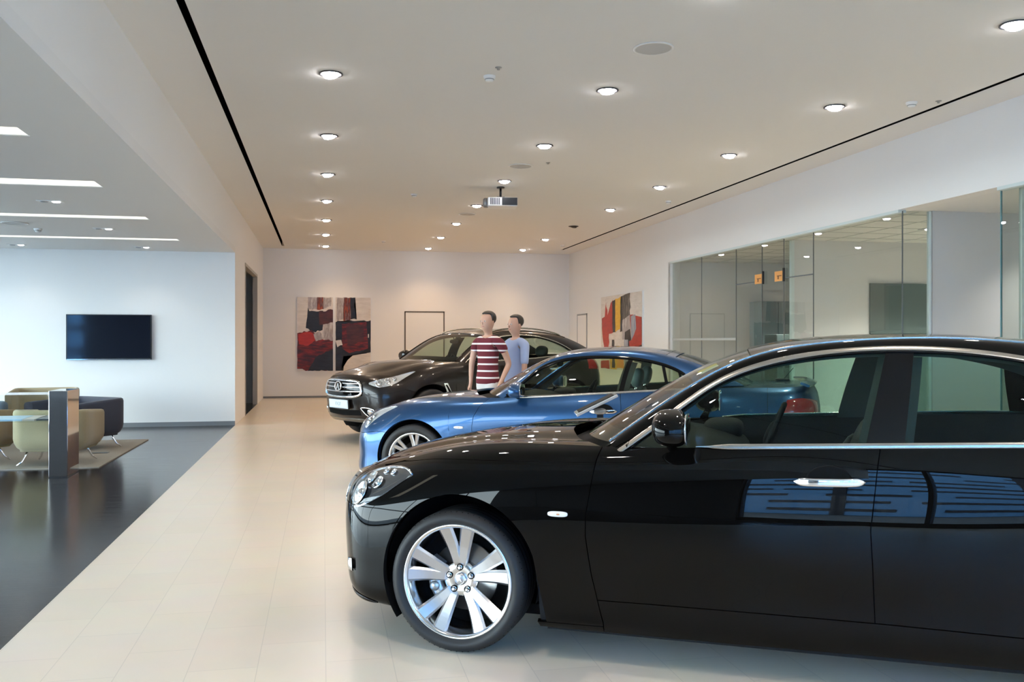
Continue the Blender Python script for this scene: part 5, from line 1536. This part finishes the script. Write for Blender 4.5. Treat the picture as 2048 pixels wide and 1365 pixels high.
def painting(label, loc, rz, w, h, fields, group, seed):
    e = empty('abstract_painting', loc, rz); tag(e, label, 'painting', group)
    rnd = random.Random(seed)
    mb = MB(); mb.box((0, -0.02, 0), (w, 0.04, h), bevel=0.003)
    mb.build('stretched_canvas', SM[0], e)
    mb = MB()
    for i, (mi, pts) in enumerate(fields):
        q = jag(pts, 0.012, rnd)
        vs = [mb.bm.verts.new(((x - 0.5) * w, -0.0405 - 0.0004 * i, (0.5 - y) * h)) for x, y in q]
        try:
            f = mb.bm.faces.new(vs); f.material_index = mi
        except Exception: pass
    bmesh.ops.triangulate(mb.bm, faces=mb.bm.faces[:])
    bmesh.ops.recalc_face_normals(mb.bm, faces=mb.bm.faces[:])
    for f in mb.bm.faces:
        if f.normal.y > 0: f.normal_flip()
    mb.build('painted_surface', SM, e, normals=False)
    mb = MB()
    t = 0.012
    mb.box((0, -0.018, h / 2 + t / 2), (w + 2 * t, 0.036, t)); mb.box((0, -0.018, -h / 2 - t / 2), (w + 2 * t, 0.036, t)); mb.box((w / 2 + t / 2, -0.018, 0), (t, 0.036, h)); mb.box((-w / 2 - t / 2, -0.018, 0), (t, 0.036, h))
    mb.build('frame', M['white_metal'], e)
painting('abstract canvas of black block over a deep red field, left half of the pair', (-0.20, YF, 1.66), 0, 0.91, 1.92, [
    (5, [(.30, 0), (.62, 0), (.66, .17), (.30, .16)]), (6, [(.55, 0), (.72, 0), (.74, .16), (.55, .17)]), (5, [(.72, 0), (.95, 0), (.95, .12), (.74, .16)]),
    (1, [(.30, .14), (.34, .19), (.72, .18), (.75, .45), (.45, .47), (.24, .42)]), (4, [(.60, .19), (1, .17), (1, .35), (.62, .38)]),
    (5, [(.72, .37), (1, .34), (1, .60), (.78, .60), (.70, .48)]), (2, [(0, .49), (.40, .45), (.55, .52), (.75, .58), (1, .59), (1, 1), (.24, 1), (.2, .98), (0, .97)]),
    (3, [(.03, .50), (.38, .47), (.52, .56), (.30, .66), (.05, .64)]), (1, [(.55, .80), (1, .70), (1, 1), (.3, 1)]), (5, [(.45, .50), (.62, .46), (.75, .56), (.52, .60)])], 'pair of red and black abstract canvases', 3)
painting('abstract canvas of dark red block with a cream corner, right half of the pair', (0.775, YF, 1.66), 0, 0.91, 1.92, [
    (5, [(.04, 0), (.24, 0), (.22, .30), (.04, .33)]), (6, [(.24, 0), (.44, 0), (.44, .30), (.22, .32)]), (1, [(.42, 0), (.56, 0), (.52, .12), (.60, .30), (.44, .30)]),
    (1, [(0, .34), (.35, .31), (.7, .32), (1, .31), (1, .75), (.62, .77), (.22, .80), (.22, 1), (0, 1)]), (2, [(.18, .36), (.88, .33), (.92, .70), (.40, .76), (.20, .70)]), (4, [(.3, .40), (.8, .36), (.8, .6), (.35, .66)]),
    (0, [(0, .59), (.16, .58), (.20, .65), (.05, .68)]), (0, [(.92, .50), (.95, .50), (.95, .55), (.92, .55)])], 'pair of red and black abstract canvases', 5)
painting('abstract canvas of red, yellow, black and white upright strokes on the right wall', (XR, 19.52, 1.68), R(90 + 180), 2.86, 1.72, [
    (3, [(.02, .30), (.10, .28), (.14, .08), (.18, .26), (.26, .10), (.32, .06), (.36, .48), (.26, .54), (.2, .70), (.12, .80), (.05, .60)]),
    (1, [(.30, .08), (.38, .06), (.40, .50), (.32, .50)]), (7, [(.38, .05), (.52, .03), (.50, .46), (.38, .50)]), (1, [(.52, .03), (.60, .02), (.60, .48), (.50, .50)]), (9, [(.55, .03), (.74, .0), (.74, .30), (.56, .36)]),
    (5, [(.56, .34), (.74, .28), (.72, .60), (.56, .60)]), (1, [(.62, .50), (.74, .46), (.78, .66), (.62, .72)]), (0, [(.22, .52), (.52, .50), (.52, .84), (.24, .84)]), (3, [(.74, .28), (1, .32), (1, .74), (.82, .76), (.76, .5)]),
    (10, [(.76, .30), (.86, .28), (.88, .46), (.78, .60)]), (1, [(.80, .70), (1, .66), (1, .90), (.84, .88)]), (8, [(.40, .80), (.58, .76), (.60, .98), (.40, .98)]), (7, [(.24, .84), (.42, .82), (.42, 1), (.26, 1)]),
    (3, [(.0, .90), (.22, .88), (.24, 1), (0, 1)]), (1, [(.30, .60), (.36, .60), (.38, .98), (.30, .98)]), (10, [(.60, .60), (.70, .60), (.72, .98), (.62, .98)]), (3, [(.72, .62), (.80, .60), (.80, .98), (.72, .98)])], None, 9)

# lounge rug, tub chairs, glass counter
M['rug'] = pmat('beige_rug', (0.30, 0.27, 0.23), 0.95, spec=0.1, noise=0.12, nscale=60, bump=0.3)
mb = MB(); mb.box((-4.6, 12.75, 0.006), (4.1, 3.04, 0.012)); o = mb.build('area_rug', M['rug']); tag(o, 'large beige rectangular rug on the dark wooden lounge floor', 'rug')
mb = MB(); mb.box((-2.86, 12.63, 0.0155), (0.22, 0.10, 0.005)); o = mb.build('floor_socket', M['black_plastic']); tag(o, 'small dark floor socket plate set in the beige rug', 'socket')
M['olive'] = pmat('olive_fabric', (0.36, 0.31, 0.19), 0.9, sheen=0.2, spec=0.2, noise=.06, nscale=80)
M['tan'] = pmat('cream_tan_fabric', (0.40, 0.33, 0.21), 0.9, sheen=0.2, spec=0.2, noise=.06, nscale=80)
M['charcoal'] = pmat('charcoal_fabric', (0.060, 0.062, 0.080), 0.85, sheen=0.2, spec=0.2, noise=.08, nscale=80)
M['ochre'] = pmat('ochre_fabric', (0.34, 0.24, 0.09), 0.9, sheen=0.2, noise=.06, nscale=80)
M['slate'] = pmat('slate_blue_fabric', (0.13, 0.17, 0.22), 0.85, sheen=0.2, noise=.06, nscale=80)
M['purple'] = pmat('purple_fabric', (0.22, 0.10, 0.30), 0.8, sheen=0.3)
def tub_chair(label, loc, rz, w, d, h, mat, cmat, cushion=True, grp='lounge tub chairs'):
    """faces -y; the shell wraps the back and sides"""
    e = empty('tub_chair', loc, rz); tag(e, label, 'armchair', grp)
    def path(off):
        pts = []
        hw, hd = w / 2 - off, d / 2 - off; r = 0.16 - off
        pts.append((-hw, -hd))
        for i in range(9):
            a = math.pi - math.pi / 2 * i / 8; pts.append((-hw + r + r * math.cos(a), hd - r + r * math.sin(a)))
        for i in range(9):
            a = math.pi / 2 - math.pi / 2 * i / 8; pts.append((hw - r + r * math.cos(a), hd - r + r * math.sin(a)))
        pts.append((hw, -hd))
        return pts
    z0 = 0.17
    o_, i_ = path(0.0), path(0.075)
    mb = MB()
    n = len(o_)
    rows = []
    for k, (z, out, inn) in enumerate(((z0, 0.13, 0.0), (z0 + 0.012, 0.085, 0), (z0 + 0.045, 0.040, 0), (z0 + 0.10, 0.010, 0), (z0 + 0.15, 0, 0), (z0 + 0.3, 0, 0), (h - 0.04, 0, 0), (h - 0.012, 0.008, 0), (h, 0.028, 0))):
        row = []
        for j in range(n):
            ox, oy = o_[j]; ix, iy = i_[j]
            f = out / 0.075
            row.append(mb.bm.verts.new((ox + (ix - ox) * f, oy + (iy - oy) * f, z - (0.04 * max(0, (-(oy) / (d / 2))) if z > z0 + .3 else 0))))
        rows.append(row)
    inner = []
    for (z, f) in ((h, 0.62), (h - 0.012, 0.9), (h - 0.04, 1.0), (z0 + 0.12, 1.0), (z0, 1.0)):
        row = []
        for j in range(n):
            ox, oy = o_[j]; ix, iy = i_[j]
            row.append(mb.bm.verts.new((ox + (ix - ox) * f, oy + (iy - oy) * f, z - (0.04 * max(0, (-(oy) / (d / 2))) if z > z0 + .3 else 0))))
        inner.append(row)
    rows += inner
    for a, b in zip(rows, rows[1:] + rows[:1]):
        for j in range(n - 1):
            f = mb.bm.faces.new((a[j], a[j + 1], b[j + 1], b[j])); f.smooth = True
    mb.bm.faces.new([r[0] for r in rows]); mb.bm.faces.new([r[-1] for r in reversed(rows)])
    mb.box((0, 0, z0 + 0.06), (w - 0.24, d - 0.22, 0.09), bevel=0.02)
    mb.build('shell', mat, e)
    mb = MB(); mb.superell((0, -0.02, z0 + 0.17), (w - 0.17, d - 0.14, 0.17), e=(4, 5), n=14); mb.build('seat_cushion', cmat, e)
    for sx in (-1, 1):
        for sy in (-1, 1):
            mb = MB(); x, y = sx * (w / 2 - 0.16), sy * (d / 2 - 0.16)
            mb.tube([(x, y, z0 + 0.02), (x + sx * 0.02, y + sy * 0.02, 0.12), (x + sx * 0.05, y + sy * 0.05, 0.05), (x + sx * 0.09, y + sy * 0.09, 0.008 + loc[2] * 0)], [0.013, 0.013, 0.012, 0.010], n=10)
            mb.build('leg', M['chrome'], e)
    return e
tub_chair('olive tub chair with its back to the viewer, just behind the glass counter', (-3.12, 11.72, 0.012), R(180 - 6), 0.82, 0.76, 0.66, M['olive'], M['tan'])
tub_chair('charcoal tub chair at the right end of the rug, facing left', (-3.30, 13.30, 0.012), R(-38), 1.00, 0.86, 0.68, M['charcoal'], M['charcoal'])
tub_chair('cream tub chair at the far side of the rug under the wall, facing the viewer', (-4.12, 14.75, 0.0), R(8), 0.92, 0.80, 0.76, M['tan'], M['tan'])
tub_chair('ochre tub chair cut off by the left edge of the picture', (-4.22, 12.02, 0.012), R(150), 0.82, 0.76, 0.66, M['ochre'], M['ochre'])
sf = empty('lounge_sofa', (-5.05, 13.3, 0.022), R(75)); tag(sf, 'slate blue sofa at the left edge, seen through the glass counter', 'sofa')
mb = MB(); mb.box((0, 0.0, 0.28), (1.9, 0.85, 0.24), bevel=0.05); mb.build('base', M['slate'], sf)
mb = MB(); mb.box((0, 0.34, 0.50), (1.9, 0.20, 0.42), bevel=0.07); mb.build('backrest', M['slate'], sf)
for s in (-1, 1):
    mb = MB(); mb.box((s * 0.87, 0, 0.42), (0.17, 0.85, 0.36), bevel=0.06); mb.build('armrest', M['slate'], sf)
    for t in (-1, 1):
        mb = MB(); mb.cyl((s * 0.82, t * 0.33, 0.18), (s * 0.84, t * 0.36, 0.0), 0.016, 0.012); mb.build('leg', M['chrome'], sf)
mb = MB(); mb.superell((0, 0, 0), (0.42, 0.13, 0.40), e=(2.4, 4), n=14); o = mb.build('scatter_cushion', M['purple']); o.location = (-4.72, 12.95, 0.60); o.rotation_euler = (R(-18), 0, R(75)); tag(o, 'purple scatter cushion leaning on the slate blue sofa', 'cushion')

dk = empty('glass_counter', (-2.80, 10.75, 0), R(0)); tag(dk, 'glass counter with a polished metal end pillar in front of the lounge seats', 'counter')
M['mirror_steel'] = pmat('polished_steel', (0.74, 0.73, 0.72), 0.05, metal=1.0)
M['counter_glass'] = glass_mat('counter_glass', (0.93, 0.965, 0.955))
mb = MB(); mb.box((0, 0, 0.475), (0.19, 0.46, 0.93), bevel=0.004); mb.build('end_pillar', M['mirror_steel'], dk)
mb = MB(); mb.box((0, 0, 0.006), (0.185, 0.455, 0.012)); mb.build('pillar_foot', M['black_plastic'], dk)
mb = MB(); mb.box((-1.345, 0, 0.895), (2.49, 0.50, 0.012)); mb.build('glass_top', M['counter_glass'], dk)
mb = MB(); mb.box((-1.345, 0.16, 0.61), (2.49, 0.78, 0.014)); mb.build('glass_shelf', M['counter_glass'], dk)
mb = MB(); mb.box((-1.345, -0.222, 0.753), (2.49, 0.010, 0.27)); mb.build('front_pane', M['counter_glass'], dk)
mb = MB(); mb.box((-2.685, 0, 0.475), (0.19, 0.46, 0.93), bevel=0.004); mb.build('end_pillar', M['mirror_steel'], dk)
for (x, w, c, lb) in ((-3.42, 0.42, (.42, .62, .80), 'light blue brochure lying on the shelf of the glass counter'), (-3.14, 0.12, (.50, .44, .40), 'small beige booklet lying on the shelf of the glass counter'), (-2.99, 0.14, (.03, .035, .04), 'small black booklet lying on the shelf of the glass counter')):
    mb = MB(); mb.box((0, 0, 0.006), (w, 0.55, 0.012)); o = mb.build('brochure', pmat('brochure_cover', c, 0.3)); o.location = (x, 10.88, 0.618); o.rotation_euler = (0, 0, R(4)); tag(o, lb, 'brochure', 'brochures on the glass counter')

# information stand between the black and the blue car
def cam_xy(xc, d):
    c, s = math.cos(YAW), math.sin(YAW); return (xc * c + d * s, -xc * s + d * c)
px_, py_ = cam_xy(0.655, 7.0)
st = empty('information_stand', (px_, py_, 0), -YAW); tag(st, 'slim information stand with a tilted clear panel, between the black saloon and the blue coupe', 'sign stand')
mb = MB(); mb.cyl((0.0, 0, 0), (0.0, 0, 0.012), 0.17, n=40); mb.build('base', M['satin_chrome'], st)
mb = MB(); mb.box((0.03, 0, 0.48), (0.05, 0.03, 0.94)); mb.build('post', M['black_plastic'], st)
M['acrylic'] = pmat('clear_acrylic_edge', (0.40, 0.41, 0.43), 0.12, coat=0.5)
mb = MB(); mb.box((-0.005, 0, 0.985), (0.35, 0.28, 0.022), rot=(0, R(-26), 0), bevel=0.005); mb.build('tilted_panel', M['acrylic'], st)
mb = MB(); mb.box((-0.010, 0, 0.998), (0.30, 0.20, 0.004), rot=(0, R(-26), 0)); mb.build('printed_sheet', M['cabin'], st)
mb = MB(); mb.superell((0.03, 0, 0.93), (0.10, 0.08, 0.05), n=8); mb.build('tilt_joint', M['grey_metal'], st)

# ------------------------------------------------------------------ two people walking behind the blue car
M['skin'] = pmat('skin', (0.50, 0.30, 0.22), 0.5)
M['hair'] = pmat('dark_hair', (0.02, 0.015, 0.012), 0.6)
def stripe_mat():
    m, nt, N, L, p = new_mat('dark_red_white_striped_cloth')
    tc = N.new('ShaderNodeTexCoord'); sp_ = N.new('ShaderNodeSeparateXYZ'); ma = N.new('ShaderNodeMath'); ma.operation = 'MULTIPLY'; ma.inputs[1].default_value = 1 / 0.086
    fr_ = N.new('ShaderNodeMath'); fr_.operation = 'FRACT'; gt = N.new('ShaderNodeMath'); gt.operation = 'LESS_THAN'; gt.inputs[1].default_value = 0.24
    mx = N.new('ShaderNodeMix'); mx.data_type = 'RGBA'; mx.inputs[6].default_value = (0.12, 0.012, 0.022, 1); mx.inputs[7].default_value = (0.72, 0.70, 0.70, 1)
    L.new(tc.outputs['Object'], sp_.inputs[0]); L.new(sp_.outputs['Z'], ma.inputs[0]); L.new(ma.outputs[0], fr_.inputs[0]); L.new(fr_.outputs[0], gt.inputs[0]); L.new(gt.outputs[0], mx.inputs[0]); L.new(mx.outputs[2], p.inputs['Base Color'])
    p.inputs['Roughness'].default_value = 0.9
    return m
def skin_mesh(name, joints, edges, mat, parent, root_i=0, sub=2):
    """joints: (x, y, z, rx, ry)"""
    me = bpy.data.meshes.new(name); me.from_pydata([j[:3] for j in joints], edges, [])
    o = link(name, me, mat, parent)
    md = o.modifiers.new('skin', 'SKIN'); md.use_smooth_shade = True
    sv = me.skin_vertices[0].data
    for i, j in enumerate(joints):
        sv[i].radius = (j[3], j[4] if len(j) > 4 else j[3]); sv[i].use_root = (i == root_i)
    s = o.modifiers.new('subdivision', 'SUBSURF'); s.levels = sub; s.render_levels = sub
    return o
def person(label, loc, rz, sc_, top_mat, leg_mat, swing=1, hairy=1.0, sleeve=0.5):
    e = empty('person', loc, rz); e.scale = (sc_, sc_, sc_); tag(e, label, 'person')
    J = [(0, 0, .95, .14, .10), (0, 0, 1.10, .125, .09), (0, .01, 1.28, .15, .10), (0, .015, 1.42, .11, .075), (0, .012, 1.49, .052, .054), (0, .008, 1.545, .050, .054), (0, -.014, 1.585, .070, .094), (0, -.010, 1.66, .090, .112), (0, .0, 1.735, .085, .100), (0, .0, 1.775, .05, .06)]
    E_ = [(i, i + 1) for i in range(9)]
    def add(par, pts):
        k = par
        for p in pts:
            J.append(p); E_.append((k, len(J) - 1)); k = len(J) - 1
        return k
    wrists = []
    arms, legs = [], []
    for s in (-1, 1):
        f = s * swing
        a = [(s * .11, .01, 1.43, .06), (s * .185, .012, 1.405, .056), (s * .215, .03 + f * .05, 1.27, .046), (s * .235, .05 + f * .09, 1.13, .040), (s * .235, .0 + f * .05, 1.01, .034), (s * .225, -.05 + f * .02, .89, .024)]
        k = add(3, a); arms.append(a)
        hx, hy, hz = s * .225, -.06 + f * .01, .865
        k = add(k, [(hx, hy - .01, .845, .028, .018), (hx, hy - .022, .80, .034, .016)])
        for q, (dy, ln) in enumerate(((-.027, .072), (-.009, .080), (.009, .074), (.026, .058))):
            add(k, [(hx + s * .002, hy - .02 + dy, .785, .0095), (hx - s * .004, hy - .024 + dy, .785 - ln * .5, .0085), (hx - s * .016, hy - .030 + dy, .785 - ln * .92, .0075)])
        add(k, [(hx - s * .006, hy - .050, .825, .010), (hx - s * .016, hy - .066, .792, .0085)])
        g = [(s * .088, 0, .87, .088), (s * .095, -f * .07, .68, .072), (s * .098, -f * .13, .50, .054), (s * .098, -f * .10, .33, .050), (s * .098, -f * .08, .11, .034)]
        add(0, g + [(s * .104, -f * .08 - .06, .045, .032), (s * .110, -f * .08 - .15, .030, .026)]); legs.append(g)
    skin_mesh('body', J, E_, M['skin'], e)
    # shirt
    T = [(0, 0, .84, .186, .146), (0, 0, .93, .180, .142), (0, 0, 1.10, .148, .112), (0, .01, 1.28, .170, .122), (0, .015, 1.42, .122, .092), (0, .012, 1.50, .075, .070)]
    Te = [(0, 1), (1, 2), (2, 3), (3, 4), (4, 5)]
    for a in arms:
        k = 4
        for p in a[:3 + (1 if sleeve > .6 else 0)]:
            T.append((p[0], p[1], p[2], p[3] + .016)); Te.append((k, len(T) - 1)); k = len(T) - 1
    skin_mesh('shirt', T, Te, top_mat, e)
    Lg = [(0, 0, 1.02, .128, .092), (0, 0, .93, .140, .104)]; Le = [(0, 1)]
    for g in legs:
        k = 1
        for p in g:
            Lg.append((p[0], p[1], p[2], p[3] + .022)); Le.append((k, len(Lg) - 1)); k = len(Lg) - 1
    skin_mesh('trousers', Lg, Le, leg_mat, e, root_i=1)
    for s, g in zip((-1, 1), legs):
        mb = MB(); mb.superell((s * .104, g[-1][1] - .06, .045), (.10, .28, .09), e=(2.6, 2.8), n=12); mb.build('shoe', M['gloss_black'], e)
    mb = MB()
    def hs(p):
        if p.y < -0.02 and p.z < 0.055: p.y = -0.02 - 0.2 * (abs(p.y) - 0.02)
        return p
    mb.superell((0, .014, 1.715), (.178, .222, .185), e=(2.1, 2.2), n=20, squash=hs); mb.build('hair', M['hair'], e)
    for s in (-1, 1):
        mb = MB(); mb.superell((s * .030, -.096, 1.672), (.026, .016, .012), n=8); mb.build('eye', M['plate'], e)
        mb = MB(); mb.superell((s * .030, -.1035, 1.672), (.011, .006, .011), n=8); mb.build('iris', M['hair'], e)
        mb = MB(); mb.superell((s * .078, .008, 1.652), (.018, .035, .06), n=8); mb.build('ear', M['skin'], e)
    mb = MB(); mb.superell((0, -.104, 1.642), (.022, .030, .044), e=(2, 2), rot=(R(20), 0, 0), n=10); mb.build('nose', M['skin'], e)
    mb = MB(); mb.superell((0, -.097, 1.606), (.042, .014, .011), n=8); mb.build('mouth', pmat('lips', (.42, .16, .14), .5), e)
    return e
M['red_stripe'] = stripe_mat()
M['pale_trousers'] = pmat('pale_grey_trousers', (0.55, 0.55, 0.56), 0.9)
M['blue_shirt'] = pmat('light_blue_shirt', (0.30, 0.38, 0.58), 0.85)
M['dark_trousers'] = pmat('dark_trousers', (0.03, 0.035, 0.05), 0.9)
x1, y1 = cam_xy(-0.32, 11.9); x2, y2 = cam_xy(0.045, 12.25)
person('person in a dark red top with thin white stripes, walking behind the blue coupe', (x1, y1, 0), R(-50), 1.04, M['red_stripe'], M['pale_trousers'])
person('person in a light blue shirt, walking just right of the striped person', (x2, y2, 0), R(-62), 1.02, M['blue_shirt'], M['dark_trousers'], swing=-1, sleeve=1.0)

# ------------------------------------------------------------------ building across the street, seen mirrored in the car doors
M['facade'] = pmat('blue_glass_facade', (0.15, 0.42, 0.82), 0.35)
M['facade_band'] = pmat('dark_facade_band', (0.012, 0.02, 0.04), 0.4)
bd = empty('office_building', (6, -24, 0)); tag(bd, 'blue glazed office building across the street, mirrored in the black car door', 'building')
mb = MB(); mb.box((0, -5, 9), (56, 9, 18)); mb.build('facade', M['facade'], bd)
rnd = random.Random(4)
for lv in range(12):
    mb = MB(); z = 0.9 + lv * 1.35
    x = -27.0
    while x < 27:
        L_ = rnd.uniform(1.5, 5.0); mb.box((x + L_ / 2, -0.48, z), (L_, 0.06, 0.30 + 0.2 * rnd.random())); x += L_ + rnd.uniform(0.4, 1.8)
    mb.build('window_band', M['facade_band'], bd)
mb = MB()
for i in range(9): mb.box((-24 + i * 6, -0.46, 9), (0.5, 0.10, 18))
mb.build('pilaster', M['facade_band'], bd)
